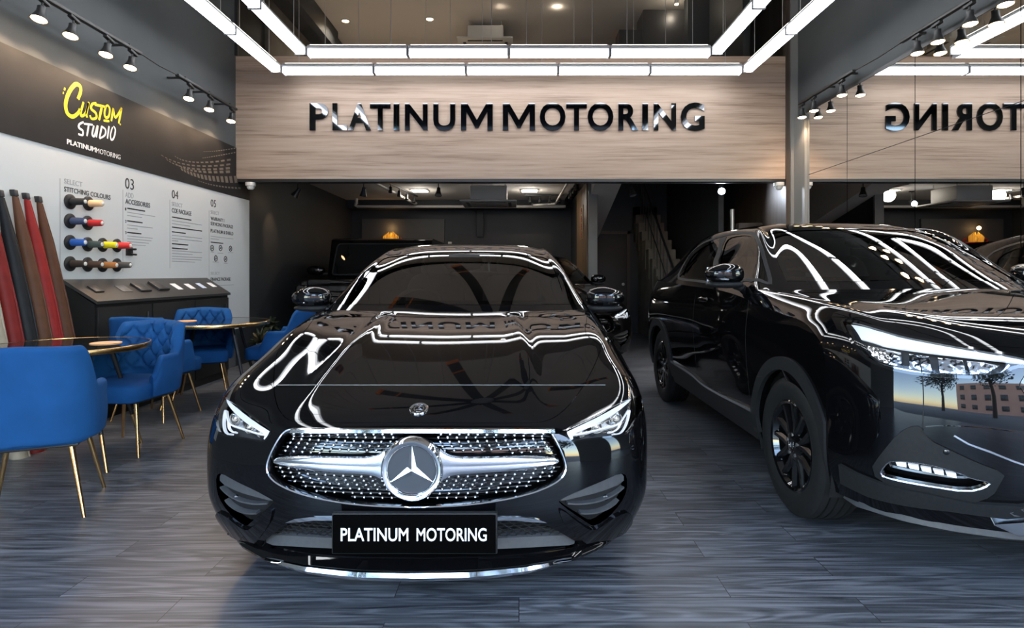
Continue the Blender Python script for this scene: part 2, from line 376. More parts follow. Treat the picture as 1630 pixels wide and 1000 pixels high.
# ------------------------------------------------------------------ sign letters on the fascia
sg = thing('wall_sign', 'polished black metal shop name letters across the wood fascia', 'sign', ((494-826)/930*YF, YF, 3.0))
PX = [('P',493.6,523),('L',530,553),('A',555,591),('T',589.5,622),('I',627,636),('N',645,681),('U',690,725),('M',734,784.5),
      ('M',800.5,851.6),('O',859,900),('T',901,934),('O',935,976),('R',984,1015.5),('I',1022,1031),('N',1040,1075.5),('G',1083,1121)]
for ch, a, b in PX:
    mb = MB(); x = (a-494)/930*YF; wd = (b-a)/930*YF
    ro = .006 if ch in 'OG' else 0; ro = .006 if ch in 'OGU' else 0
    z0 = CAM_H+(437-208)/930*YF-3.0 - (.008 if ch in 'OGU' else 0); z1 = CAM_H+(437-165)/930*YF-3.0 + (.008 if ch in 'OG' else 0)
    FL = Matrix(((1,0,0,0),(0,0,-1,0),(0,1,0,0),(0,0,0,1)))
    if ch == 'M':
        q = .070; e = .082; mid = .20
        P_ = [(0,0),(q,0),(q,.245),(wd/2-.02,.03),(wd/2+.02,.03),(wd-q,.245),(wd-q,0),(wd,0),(wd,z1-z0),(wd-e,z1-z0),(wd/2,.135),(e,z1-z0),(0,z1-z0)]
        # convex pieces, so the filled faces stay clean
        h_ = z1-z0
        for pc_ in ([(0,0),(q,0),(q,h_),(0,h_)], [(wd-q,0),(wd,0),(wd,h_),(wd-q,h_)], [(q,h_),(q,.245),(wd/2-.02,.03),(wd/2,.03),(wd/2,.135),(e,h_)], [(wd/2,.03),(wd/2+.02,.03),(wd-q,.245),(wd-q,h_),(wd-e,h_),(wd/2,.135)]):
            mb.prism([(x+a_, z0+b_) for a_, b_ in pc_], 0, .022, FL)
        mb.build('letter', M['letter'], sg, 0); continue
    text_into(mb, ch, x, z0, wd, z1-z0, Matrix(((1,0,0,0),(0,0,-1,-.0),(0,1,0,0),(0,0,0,1))), .022, .0 if ch == 'I' else .026)
    mb.build('letter', M['letter'], sg, 30)
# ------------------------------------------------------------------ track lights
def spot_head(cool=False):
    t = MB()
    return t
def make_track_light(bulb):
    t = bpy.data.objects.new('track_light', None); t.empty_display_size = .05; C.objects.link(t)
    MB().box((0,0,.155), (.10,.034,.024), .004).build('adapter', M['black_metal'], t)
    MB().cyl((0,0,.145), (0,0,.10), .007, seg=8).box((0,0,.105), (.03,.05,.016), .004).build('yoke', M['black_metal'], t)
    MB().lathe([(.012,.108),(.026,.104),(.028,.062),(.046,.020),(.056,-.002),(.052,-.002),(.044,.014)], seg=20).build('lamp_shade', M['black_metal'], t)
    MB().lathe([(.0,-.012),(.03,-.009),(.046,-.001),(.046,.008),(.0,.012)], seg=20).build('bulb', bulb, t)
    lamp_light(t, 22, (1,.70,.45), (0,0,-.03), (0,0,-1), 125, .03)
    return t
tl0 = make_track_light(M['warm_bulb'])
def tilt(o, rx, ry): o.rotation_euler = (rx, ry, 0); return o
yl = [4.26, 4.56, 4.95, 5.26, 6.19, 6.60, 7.10]; first = True
ordn = ['first','second','third','fourth','fifth','sixth','seventh']
for i, y in enumerate(yl):
    o = tl0 if i == 0 else copy_tree(tl0)
    o.location = (-3.50, y, 3.06); o.rotation_euler = (0, math.radians(14), PI/2)
    tag(o, 'black track spotlight with warm bulb above the studio board, %s counting from the front' % ordn[i], 'track light', 'track spotlights on the left')
for nm, a, b in (('front', 2.6, 5.42), ('back', 6.0, 7.25)):
    mb = MB().span((-3.53, a, 3.235), (-3.49, b, 3.262), .003)
    t = thing('light_track', 'black lighting track on the left carrying the %s spotlights' % nm, 'light track', (0,0,0)); mb.build('rail', M['black_metal'], t)
    n_ = 3
    for k in range(n_):
        y = a+.15+(b-a-.3)*k/(n_-1); MB().span((-3.71, y-.012, 3.262), (-3.50, y+.012, 3.278)).build('bracket', M['black_metal'], t)
MB().tube([(-3.51,5.42,3.25),(-3.515,5.7,3.24),(-3.51,6.0,3.25)], .006, 6).build('track_cable', M['black_metal'])
tag(bpy.data.objects['track_cable'], 'thin black cable linking the two left lighting tracks', 'cable')
yr = [4.20, 4.53, 4.88, 5.13, 6.33, 6.93, 7.22]
for i, y in enumerate(yr):
    o = copy_tree(tl0); o.location = (3.50, y, 3.14); o.rotation_euler = (0, math.radians(4), PI/2)
    tag(o, 'black track spotlight with warm bulb above the mirror, %s counting from the front' % ordn[i], 'track light', 'track spotlights over the mirrors')
for nm, a, b in (('front', 2.6, 5.35), ('back', 6.1, 7.29)):
    mb = MB().span((3.48, a, 3.315), (3.52, b, 3.342), .003)
    t = thing('light_track', 'black lighting track over the mirrors carrying the %s spotlights' % nm, 'light track', (0,0,0)); mb.build('rail', M['black_metal'], t)
    for k in range(3):
        y = a+.15+(b-a-.3)*k/2; MB().span((3.50, y-.012, 3.342), (3.63, y+.012, 3.358)).build('bracket', M['black_metal'], t)
MB().tube([(3.51,5.35,3.33),(3.515,5.7,3.322),(3.51,6.1,3.33)], .006, 6).build('track_cable', M['black_metal'])
tag(bpy.data.objects['track_cable.001'], 'thin black cable linking the two tracks over the mirrors', 'cable')
# ------------------------------------------------------------------ big ceiling fan (seen in the windscreen and bonnet)
fn = thing('ceiling_fan', 'huge black ceiling fan with orange banded blades mirrored in the windscreen', 'ceiling fan', (-.22, 5.25, 5.02))
MB().cyl((0,0,.08), (0,0,ZC-5.02), .035, seg=12).build('down_rod', M['black_metal'], fn)
MB().lathe([(0,-.12),(.16,-.11),(.20,-.05),(.20,.07),(.10,.12),(0,.12)]).build('motor_hub', M['clip'], fn)
orange = mat('orange_plastic', (.75,.20,.03), .45)
for k in range(8):
    a = 2*PI*(k+.5)/8; F = Matrix.Rotation(a, 4, 'Z') @ Matrix.Rotation(math.radians(10), 4, 'X')
    bld = MB().box((1.0,0,0), (1.76,.19,.022), .008).xform(F).build('blade', M['black_metal'], fn)
    MB().box((1.92,0,.02), (.10,.20,.07), .01).box((1.55,0,0), (.035,.194,.026)).xform(F).build('orange_tip', orange, bld)
# ------------------------------------------------------------------ studio wall on the left
def wl(px, py, X=-3.7):                      # a point of the left wall (depth, height) read off the photograph
    Y = X*930/(px-826); return Y, CAM_H+(437-py)*Y/930
LW = Matrix(((0,0,1,XL),(1,0,0,0),(0,1,0,0),(0,0,0,1)))     # wall frame: local x -> depth, y -> up, z -> into the room
TH = .018
bd = thing('studio_board', 'white and black printed studio board with stitching and package steps', 'display board', (0,0,0))
MB().prism([(2.6,.49),(7.98,.49),(7.98,2.21),(2.6,2.21)], .001, TH, LW).build('white_panel', M['white_board'], bd, 0)
hd = MB().prism([(2.6,2.21),(7.98,2.21),(7.98,2.40),(7.60,2.40),(7.60,2.85),(2.6,2.85)], .001, TH+.006, LW).build('header_panel', M['black_board'], bd, 0)
def wtext(mb, s, px0, pt, pb, px1, bold=0.0, z=TH):
    a, zt = wl(px0, pt); _, zb = wl(px0, pb); b, _ = wl(px1, pt)
    if mb in ('heading', 'subheading'):
        m = MB(); text_into(m, s, a, zb, b-a, zt-zb, LW, .0015, bold, z); m.build(mb, M['ink'] if mb == 'heading' else M['grey_ink'], bd, 0); return
    text_into(mb, s, a, zb, b-a, zt-zb, LW, .0015, bold, z)
tx, tg = 'heading', 'subheading'
paras = {}
def para(px, bold): return paras.setdefault((px < 250, px < 325, bold), MB())
wtext(tg, 'SELECT', 98.5, 284, 292, 127.7); wtext(tx, 'STITCHING COLOURS', 98.5, 296.7, 304.8, 172.6, .012)
wtext(tx, '03', 196, 282.6, 299.9, 210); wtext(tg, 'ADD', 196.5, 305.6, 313.7, 209.4); wtext(tx, 'ACCESSORIES', 196.5, 316, 324, 236, .012)
wtext(tx, '04', 270.8, 302, 315.3, 281); wtext(tg, 'SELECT', 270.8, 321, 327.5, 288); wtext(tx, 'COE PACKAGE', 270.8, 331, 338.3, 302, .012)
wtext(tx, '05', 333, 317, 328.6, 341.4); wtext(tg, 'SELECT', 333, 334.8, 340.3, 346); wtext(tx, 'WARRANTY /', 333, 344.7, 350.5, 355, .012)
wtext(tx, 'SERVICING PACKAGE', 333, 352.8, 358.5, 368.5, .012); wtext(tx, 'PLATINUM & SHIELD', 333, 364.3, 370, 369, .012)
wtext(tg, 'SELECT', 333, 433, 437.4, 347); wtext(tx, 'FINANCE PACKAGE', 333, 442, 447.5, 364.6, .012)
wtext(tx, '1', 196, 330.5, 335, 197.6); wtext(tx, '2', 196, 350, 354.5, 198.2); wtext(tx, '3', 196, 368, 372.5, 198.2)
def bar(mb, px0, px1, py, t=.006):
    a, z = wl(px0, py); b, _ = wl(px1, py); mb.prism([(a, z-t), (b, z-t), (b, z+t), (a, z+t)], TH, TH+.001, LW)
for p0, p1, y, bo in ((199.5,228,331.5,1),(199.5,244,337.8,0),(199.5,223,343,0),(199.5,224,351.5,1),(199.5,240,358,0),(199.5,216,363,0),
                      (199.5,222,370,1),(199.5,240,375.5,0),(199.5,238,380,0),(199.5,234,384.5,0),(199.5,229,389,0),
                      (271,302,345.5,1),(271,319,351,0),(271,300,356,0),(271,319,361.5,1),(271,293,369,1),(271,319,374.5,0),(271,319,379.5,0),(271,281,383,0),
                      (271,297,388,1),(271,296,395,1),(271,319,399,0),(271,304,403.5,0),(271,319,408,0),(271,318,412,0),(271,308,416,0),
                      (333,369,376,0),(333,346,380,0),(333,353,385.5,1),(333,338,401,0),(344,353,403,0),(361,369,402,0),(336,346,417,0),(354,360,419,0)):
    bar(para(p0, bo), p0, p1, y, .006 if bo else .0035)
for px, pt, pb in ((92,284,424),(192.5,302,432),(267.5,318,427),(330.5,335,440)):
    a, z1 = wl(px, pt); _, z0 = wl(px, pb); MB().prism([(a-.003,z0),(a+.003,z0),(a+.003,z1),(a-.003,z1)], TH, TH+.001, LW).build('column_line', M['grey_ink'], bd, 0)
bar(para(333, 0), 333, 370, 455, .003)
for px, py in ((335,395),(348.5,395),(364.5,396),(341,411.5),(356.5,412.5)):
    a, z = wl(px, py); ic = MB(); ic.tube([LW @ Vector((a+.035*math.cos(k*PI/4), z+.035*math.sin(k*PI/4), TH)) for k in range(8)], .006, 4, True)
    ic.prism([(a-.02,z-.02),(a+.02,z-.006),(a+.004,z+.022)], TH, TH+.001, LW); ic.build('icon', M['ink'], bd, 0)
for k_, m in paras.items(): m.build('paragraph', M['ink'] if k_[2] else M['grey_ink'], bd, 0)['kind'] = 'stuff'
# brush lettering on the header
def brush(mb, pts, wd, z):
    P = [Vector(wl(80+x/6.667, 110+y/6.667)) for x, y in pts]
    Q = []                                     # smooth the stroke
    for i in range(len(P)-1):
        p0 = P[max(i-1,0)]; p1 = P[i]; p2 = P[i+1]; p3 = P[min(i+2,len(P)-1)]
        for k in range(6):
            t = k/6; Q.append(.5*((2*p1)+(p2-p0)*t+(2*p0-5*p1+4*p2-p3)*t*t+(3*p1-p0-3*p2+p3)*t**3))
    Q.append(P[-1]); n = len(Q); L = []; R = []
    for i, q in enumerate(Q):
        d = (Q[min(i+1,n-1)]-Q[max(i-1,0)]).normalized(); nn = Vector((-d.y, d.x)); s = wd*(.62+.38*math.sin(PI*(.15+.75*i/(n-1))))
        L.append(q+nn*s/2); R.append(q-nn*s/2)
    vs = [LW @ Vector((p.x, p.y, z+e)) for e in (0, .0015) for p in L+R]; m = 2*n; fs = []
    for i in range(n-1): fs += [(m+i, m+i+1, m+n+i+1, m+n+i)]
    mb.add(vs, fs)
zh = TH+.006; lg = MB(); ls = MB()
for pts, wd in (([(262,318),(290,240),(285,185),(240,160),(185,215),(145,300),(130,390),(150,470),(205,505),(260,470),(285,425)], .036),
                ([(322,350),(292,460),(300,497),(340,470),(375,360)], .024), ([(378,350),(352,470),(362,515)], .024),
                ([(458,362),(415,372),(402,420),(450,465),(458,515),(410,528),(388,490)], .024), ([(440,377),(562,402)], .022), ([(518,395),(487,542)], .026),
                ([(578,382),(602,425),(590,500),(560,515),(545,470),(560,400),(584,385)], .022), ([(535,547),(597,553)], .020),
                ([(640,415),(618,552)], .024), ([(640,418),(662,515),(726,418)], .022), ([(728,410),(697,578)], .024),
                ([(112,206),(128,218)], .026), ([(100,249),(111,257)], .02), ([(708,584),(719,590)], .016)): brush(lg, pts, wd, zh)
for pts, wd in (([(322,562),(278,585),(272,622),(312,655),(310,700),(265,690)], .020), ([(325,580),(420,592)], .018), ([(377,590),(357,712)], .020),
                ([(432,600),(414,690),(438,708),(468,600)], .020), ([(474,598),(458,725)], .020), ([(517,605),(490,735)], .020), ([(517,608),(556,645),(548,702),(492,738)], .018),
                ([(594,605),(576,738)], .020), ([(642,605),(662,650),(642,735),(616,748),(610,690),(632,615)], .018)): brush(ls, pts, wd, zh)
lg.build('yellow_lettering', M['yellow_ink'], hd, 0)
wtext(ls, 'PLATINUM', 101.8, 221, 229.3, 148.0, .03, zh); wtext(ls, 'MOTORING', 148.6, 235.2, 243, 187.3, -.006, zh)
ls.build('white_lettering', M['white_ink'], hd, 0)
tp = MB()                                       # tread pattern printed at the far end of the header
rows = [((380,520),(600,580),(985,540),9),((250,508),(560,610),(985,583),9),((300,548),(560,640),(985,622),11),((380,575),(580,662),(985,660),13),
        ((440,640),(680,722),(985,738),34),((600,750),(780,800),(1010,822),9),((650,480),(800,470),(985,440),5),((640,540),(800,515),(985,480),6)]
for p0, p1, p2, hh in rows:
    for k in range(15):
        q = []
        for t in (k/15+.008, (k+.72)/15):
            a = (1-t)**2; b = 2*t*(1-t); c = t*t; mx = 2*p1[0]-.5*(p0[0]+p2[0]); my = 2*p1[1]-.5*(p0[1]+p2[1])
            q.append((a*p0[0]+b*mx+c*p2[0], a*p0[1]+b*my+c*p2[1]))
        s_ = hh*(.35+.65*k/15)
        if q[1][0] > 966 and q[1][1] < 730: continue
        tp.prism([wl(210+x/5.884, 160+y/5.884) for x, y in ((q[0][0],q[0][1]+s_),(q[1][0],q[1][1]+s_),(q[1][0]-hh*.3,q[1][1]-s_),(q[0][0]-hh*.3,q[0][1]-s_))], zh, zh+.001, LW)
tp.build('tread_print', M['dim_ink'], hd, 0)['kind'] = 'stuff'
# ------------------------------------------------------------------ thread spools on the board
cols = dict(black=(.012,.012,.013), peach=(.78,.50,.27), navy=(.035,.05,.11), red=(.50,.02,.02), blue=(.012,.085,.36), green=(.055,.075,.065),
            yellow=(.80,.66,.01), scarlet=(.62,.03,.03), espresso=(.03,.018,.012), brown=(.07,.035,.02), tan=(.40,.15,.04), grey=(.07,.065,.06))
def spool(px, py, cname, label):
    y, z = wl(px, py); t = thing('thread_spool', label, 'thread spool', (XL+TH, y, z), 0, 'thread spools on the studio board')
    MB().lathe([(.0,.0),(.060,.0),(.062,.004),(.062,.012),(.055,.017),(.02,.018)], axis=(1,0,0), seg=24).build('holder_plate', M['black_metal'], t)
    pr = [(.027,.020)]+[(.030+(.0012 if k % 2 else 0)-.004*(k/16), .022+k*.0065) for k in range(17)]+[(.024,.130)]
    MB().lathe(pr, axis=(1,0,0), seg=18).build('thread', mat('thread_'+cname, cols[cname], .8) if 'thread_'+cname not in bpy.data.materials else bpy.data.materials['thread_'+cname], t)
    MB().lathe([(.0,.137),(.010,.137),(.016,.134),(.017,.129),(.0,.128)], axis=(1,0,0), seg=14).build('core_tip', M['white_plastic'], t)
for px, py, c, lb in ((107,321,'black','black thread spool, left one of the top row'),(136,324,'peach','peach thread spool in the top row'),
        (107,352,'navy','navy thread spool in the second row'),(135,355,'red','dark red thread spool in the second row'),
        (107,386,'blue','bright blue thread spool in the third row'),(135,389,'green','grey green thread spool in the third row'),(159,390,'yellow','yellow thread spool in the third row'),(182,391,'scarlet','scarlet thread spool at the end of the third row'),
        (107,420,'espresso','black brown thread spool, first of the bottom row'),(135,421,'brown','dark brown thread spool, second of the bottom row'),(159,422,'tan','orange tan thread spool in the bottom row'),(182,422,'grey','charcoal grey thread spool at the end of the bottom row')):
    spool(px, py, c, lb)
y, z = wl(201, 397); hk = MB().cyl((XL+TH,y,z),(XL+TH+.075,y,z),.010,seg=10).cyl((XL+TH,y+.03,z-.045),(XL+TH+.06,y+.03,z-.05),.009,seg=10).box((XL+TH+.006,y+.01,z-.02),(.012,.09,.08),.003)
tag(hk.build('wall_hook', M['black_metal']), 'small black hook pegs beside the scarlet spool', 'hook')
# ------------------------------------------------------------------ leather rolls leaning on the board
lr = [(3.86,1.74,(.62,.54,.42),'cream','cream leather roll, leftmost of those leaning on the board'),(3.99,1.77,(.30,.018,.016),'deep_red','red leather roll between the cream and the black roll'),(4.11,1.79,(.014,.017,.022),'midnight','black leather roll between a red and a brown roll'),
      (4.23,1.81,(.17,.07,.035),'saddle','brown leather roll between the black and the bright red roll'),(4.33,1.80,(.42,.022,.020),'bright_red','bright red leather roll between two brown rolls'),(4.44,1.79,(.145,.055,.026),'chestnut','brown leather roll at the right, next to the black counter')]
for y, h, c, nm, lb in lr:
    t = thing('leather_roll', lb, 'leather roll', (XL+TH+.41, y-.035, 0), 0, 'leather rolls leaning on the board')
    sh = Matrix(((1,0,-.385/1.8,0),(0,1,.035/1.8,0),(0,0,1,0),(0,0,0,1)))
    prof = [(.0,0),(.050,0),(.052,.02)]+[(.052-.002*math.sin(k), .1+k*.11) for k in range(9)]+[(.049,1.10),(.046,1.24),(.042,1.40),(.031,1.56),(.019,h-.07),(.013,h-.02),(.0,h-.018)]
    MB().lathe(prof, seg=20).tube([(.045,.026,0),(.045,.026,1.0),(.030,.022,1.45),(.012,.008,h-.05)], .007, 6).xform(sh).build('hide', leather('leather_'+nm, tuple(v*.42 for v in c)), t)
    MB().box((0,0,h-.02), (.04,.034,.05), .006).xform(sh).build('end_clip', M['black_metal'], t)
# ------------------------------------------------------------------ sloping black counter
ct = thing('display_counter', 'black display counter with sloping top along the studio board', 'counter', (0,0,0))
cx0, cx1, cy0, cy1 = XL+TH+.004, -3.42, 4.72, 6.88
F = Matrix(((1,0,0,0),(0,0,1,0),(0,1,0,0),(0,0,0,1)))
MB().prism([(cx0,0.0),(cx1-.01,0.0),(cx1-.01,.955),(cx0,1.125)], cy0, cy1, F).build('carcass', M['counter'], ct, 0)
MB().prism([(cx0,1.130),(cx1+.02,.958),(cx1+.02,.982),(cx0,1.160)], cy0-.01, cy1+.01, F).build('worktop', M['counter_top'], ct, 0)
for k in range(3):
    a = cy0+.02+k*.715; d = MB().span((cx1-.01, a, .08), (cx1+.008, a+.70, .93), .003).build('door', M['counter'], ct)
    MB().span((cx1+.008, a+.62, .74), (cx1+.02, a+.635, .86), .003).build('handle', M['black_metal'], d)
sl = math.atan2(.178, cx1+.02-cx0)
def on_counter(name, label, cat, px, py, sx, sy, th, m, group=None, rz=0.0):
    # centre read on the sloping top
    best = None
    for k in range(60):
        X = cx0+(cx1-cx0)*k/59; Y = X*930/(px-826); z = 1.160-.178*(X-cx0)/(cx1+.02-cx0); e = abs(437+930*(CAM_H-z)/Y-py)
        if best is None or e < best[0]: best = (e, X, Y, z)
    _, X, Y, z = best
    o = MB().box((0,0,th/2+.0005), (sx, sy, th), min(.003, th*.3)).build(name, m)
    o.location = (X, Y, z); o.rotation_euler = (0, sl, rz); return tag(o, label, cat, group)
on_counter('swatch_card', 'grey swatch card flat on the black counter, left of the dark tablets', 'card', 197, 460, .10, .13, .004, M['grey_card'])
on_counter('sample_tile', 'left one of two charcoal sample tiles on the counter', 'sample', 224, 458.5, .13, .15, .018, M['dark_card'], 'charcoal sample tiles')
on_counter('sample_tile', 'right one of two charcoal sample tiles on the counter', 'sample', 252, 456.5, .14, .17, .022, M['dark_card'], 'charcoal sample tiles')
on_counter('colour_card', 'white card touching the right charcoal sample tile', 'card', 281, 456.5, .11, .09, .003, M['white_paper'], 'cards along the counter')
on_counter('colour_card', 'second white card from the sample tiles, on the counter', 'card', 302, 456, .10, .09, .003, M['white_paper'], 'cards along the counter')
on_counter('colour_card', 'pale blue card on the counter, next to the last white card', 'card', 320, 455, .10, .09, .003, M['blue_card'], 'cards along the counter')
on_counter('colour_card', 'white card furthest right on the counter', 'card', 337, 453.5, .09, .09, .003, M['white_paper'], 'cards along the counter')
on_counter('metal_tray', 'small dark metal tray near the left end of the counter', 'tray', 152, 461, .09, .10, .012, M['steel_edge'])
# ------------------------------------------------------------------ round tables
def make_table(x, y, label):
    t = thing('round_table', label, 'table', (x, y, 0), 0, 'round black tables')
    MB().lathe([(0,.722),(.484,.722),(.490,.726),(.490,.7505),(0,.7505)], seg=72).build('tabletop', M['table_black'], t)
    MB().lathe([(.4905,.718),(.499,.719),(.501,.726),(.501,.748),(.498,.752),(.4905,.752)], seg=72, ring=True).build('gold_rim', M['gold'], t)
    for k in range(4):
        a = PI/4+k*PI/2+.3; c, s = math.cos(a), math.sin(a)
        p = lambda r, z: (r*c, r*s, z)
        lg = MB().cyl(p(.275,.722), p(.432,.22), .017, .0135, 12).build('leg', M['black_metal'], t)
        MB().cyl(p(.432,.22), p(.500,.0), .0136, .011, 12).build('gold_foot', M['gold'], lg)
    MB().box((0,0,.713), (.42,.42,.014), .01).build('under_frame', M['black_metal'], t)
    return t
make_table(-2.90, 3.75, 'round black table with gold rim, in the front at the left').scale = (.92,.92,1)
make_table(-2.93, 5.60, 'round black table with gold rim, behind, before the counter')
def disc(x, y, label):
    tag(MB().lathe([(0,0),(.088,0),(.09,.002),(.088,.0045),(0,.0045)], seg=40).build('place_disc', M['peach'], None, 40, (x, y, .7508)), label, 'disc', 'peach discs on the tables')
disc(-2.70, 3.82, 'round peach disc on the front black table')
disc(-3.20, 5.62, 'round peach disc on the table before the counter')
# ------------------------------------------------------------------ blue velvet chairs (front = -y)
def chair_shell(tuft):
    nphi, nz = 128, 40; cols_ = []
    ph_max = math.radians(118)
    def ss(a, b, x): t = min(max((x-a)/(b-a), 0), 1); return t*t*(3-2*t)
    for i in range(nphi+1):
        ph = -ph_max+2*ph_max*i/nphi; a = abs(ph); c = math.cos(ph); s = math.sin(ph)
        n = 2.7; rr = (abs(c)**n+abs(s)**n)**(-1/n)
        top = .865-.205*ss(math.radians(50), math.radians(72), a)-.012*ss(0, 1, a/math.radians(50)) - .13*ss(math.radians(103), ph_max, a)
        bot = .375+.02*(1-abs(s))
        def P(z, off):
            t = (z-.37)/.5; lean = .055*max(t,0)*max(c,0)+.012*t; flare = .02*max(t,0)*abs(s)
            return Vector((s*rr*(.272+off+flare)*1.0, c*rr*(.268+off)+lean*1.0, z))
        th = .052; prof = []
        for k in range(nz+1):
            z = bot+(top-.026-bot)*k/nz; bulge = .012*math.sin(PI*min(k/nz*1.2,1)) ; prof.append(P(z, bulge*.6-.004*(k == 0)))
        for k in range(1, 6):
            an = PI*k/6; prof.append(P(top-.026+.026*math.sin(an), -th/2+th/2*math.cos(an)))
        for k in range(nz+1):
            z = top-.026-(top-.026-bot)*k/nz; d = -th
            if tuft:
                fade = ss(.50, .53, z)*ss(0, .06, top-z+.02)*(1-ss(math.radians(62), math.radians(80), a))
                p_ = ph*.27/.125; q_ = (z-.44)/.15; u, v = p_+q_, p_-q_
                d -= .034*fade*min(1, 1.5*(abs(math.sin(PI*u))*abs(math.sin(PI*v)))**.42)-.010*fade
            prof.append(P(z, d))
        cols_.append(prof)
    m = len(cols_[0]); vs = [p for c_ in cols_ for p in c_]; fs = []
    for i in range(nphi):
        for k in range(m):
            l = (k+1) % m; fs.append((i*m+k, (i+1)*m+k, (i+1)*m+l, i*m+l))
    fs.append(list(range(m))); fs.append([nphi*m+k for k in range(m)][::-1])
    return MB().add(vs, fs)
def make_chair():
    t = bpy.data.objects.new('velvet_chair', None); t.empty_display_size = .1; C.objects.link(t)
    chair_shell(True).build('backrest', M['velvet'], t, 60)
    st = MB(); bm = bmesh.new(); bmesh.ops.create_cube(bm, size=1)
    bmesh.ops.bevel(bm, geom=bm.edges[:], offset=.16, segments=4, profile=.5, affect='EDGES')
    st.add([(v.co.x*.475, v.co.y*.50-.045, .415+v.co.z*.125+.012*(1-(2*v.co.x)**2)*(v.co.z > 0)) for v in bm.verts], [[v.index for v in f.verts] for f in bm.faces]); bm.free()
    st.build('seat', M['velvet'], t, 60)
    MB().span((-.20,-.20,.345),(.20,.17,.362),.004).build('seat_base', M['black_metal'], t)
    for sx in (-1, 1):
        for sy in (-1, 1):
            MB().cyl((sx*.165, sy*.155-.015, .358), (sx*.235, sy*.225-.01, 0), .0145, .0085, 14).build('leg', M['gold'], t)
    return t
def face(dx, dy): return math.atan2(dx, -dy)        # rotation that turns the front (-y) towards (dx, dy)
chg = 'blue velvet chairs'
ch0 = make_chair(); ch0.location = (-2.45, 2.98, 0); ch0.rotation_euler = (0,0,face(-.42,.9)); tag(ch0, 'blue velvet chair seen from behind at the left edge, nearest of all chairs', 'chair', chg)
dup(ch0, (-2.70,4.07,0), face(-.08,-1), 'blue tufted velvet chair right of the front table, its open side towards us', chg)
dup(ch0, (-3.07,4.95,0), face(.12,1), 'blue velvet chair turned away from us between the two tables', chg)
dup(ch0, (-3.11,5.74,0), face(.42,-.9), 'x', chg)
bpy.data.objects['velvet_chair.003']['label'] = 'blue tufted velvet chair before the counter, behind the second table'
dup(ch0, (-2.42,5.95,0), face(-.95,-.1), 'blue velvet chair half hidden by the middle car, at the second table', chg)
# ------------------------------------------------------------------ potted plant by the board's far end
pl = thing('potted_plant', 'small dark plant with dry tips in a white pot beyond the board', 'plant', (-3.42, 7.75, .17))
MB().lathe([(.0,0),(.045,0),(.060,.11),(.063,.13),(.055,.13),(.052,.115),(0,.11)]).build('pot', M['white_plastic'], pl)
rnd = random.Random(3); lv = MB(); lv2 = MB()
for k in range(90):
    a = rnd.uniform(0, 2*PI); e = rnd.uniform(.2, 1.3); L = rnd.uniform(.12, .24); d = Vector((math.cos(a)*math.cos(e), math.sin(a)*math.cos(e), math.sin(e))); q = d.cross(Vector((0,0,1))).normalized()*.018
    b0 = Vector((0,0,.12)); m_ = b0+d*L*.6; e_ = b0+d*L+Vector((0,0,-.05*rnd.random()))
    (lv if k % 3 else lv2).add([b0-q*.3, b0+q*.3, m_+q, e_, m_-q], [(0,1,2,3,4)])
lv.build('leaves', M['foliage'], pl, 0); lv2.build('dry_leaves', M['dry_leaf'], pl, 0)
tag(MB().cyl((-3.42,7.75,0),(-3.42,7.75,.012),.09).cyl((-3.42,7.75,.012),(-3.42,7.75,.155),.018).cyl((-3.42,7.75,.155),(-3.42,7.75,.1695),.085).build('plant_stand', M['black_metal']), 'low black stand under the white plant pot', 'stand')
bp_ = thing('leafy_bush', 'dark leafy floor plant beyond the white plant pot', 'plant', (-3.44, 8.10, 0))
MB().lathe([(0,0),(.10,0),(.13,.24),(.12,.24),(.11,.20),(0,.20)]).build('pot', M['black_metal'], bp_)
lv = MB()
for k in range(160):
    a = rnd.uniform(0, 2*PI); e = rnd.uniform(.1, 1.4); L = rnd.uniform(.10, .22); d = Vector((math.cos(a)*math.cos(e), math.sin(a)*math.cos(e), math.sin(e))); q = d.cross(Vector((0,0,1))).normalized()*.03
    b0 = Vector((0,0,.22+rnd.random()*.28)); m_ = b0+d*L*.6; e_ = b0+d*L+Vector((0,0,-.06))
    lv.add([b0, m_+q, e_, m_-q], [(0,1,2,3)])
lv.tube([(0,0,.2),(0,0,.62)], .012, 6)
lv.build('leaves', M['foliage'], bp_, 0)
# ------------------------------------------------------------------ back of the hall
def at(px, py, Y): return Vector(((px-826)*Y/930, Y, CAM_H+(437-py)*Y/930))
struct('partition', MB().span((1.15, 9.72, 0), (1.29, YB, 2.80)), M['dark_wall'])
struct('trim_10', MB().span((1.15, 9.68, 0), (1.30, 9.73, 2.80), .003), M['jamb'])
wp = MB().span((1.128, 9.75, 0.02), (1.15, 11.4, 2.74), .002).build('wall_cladding', wood_mat('golden_brown_veneer', ((.10,.055,.025),(.16,.09,.04),(.20,.12,.055)), (12,12,.8), .5)); wp['kind'] = 'structure'
sc_ = thing('wall_scroll', 'narrow framed scroll with red characters on the wood partition', 'scroll', (1.118, 10.4, 2.12))
MB().span((-.002,-.22,-.30),(.008,.22,.30),.003).build('backing', mat('scroll_paper', (.30,.18,.08), .6), sc_)
cm = MB()
for k in range(4):
    for a, b in (((-.07,.03),(.07,.03)),((-.06,-.02),(.06,-.02)),((0,.055),(0,-.055)),((-.05,-.05),(.05,.0))):
        z = .21-k*.14; cm.tube([(-.004,a[0],z+a[1]),(-.004,b[0],z+b[1])], .007, 5)
cm.build('red_characters', M['red'], sc_)
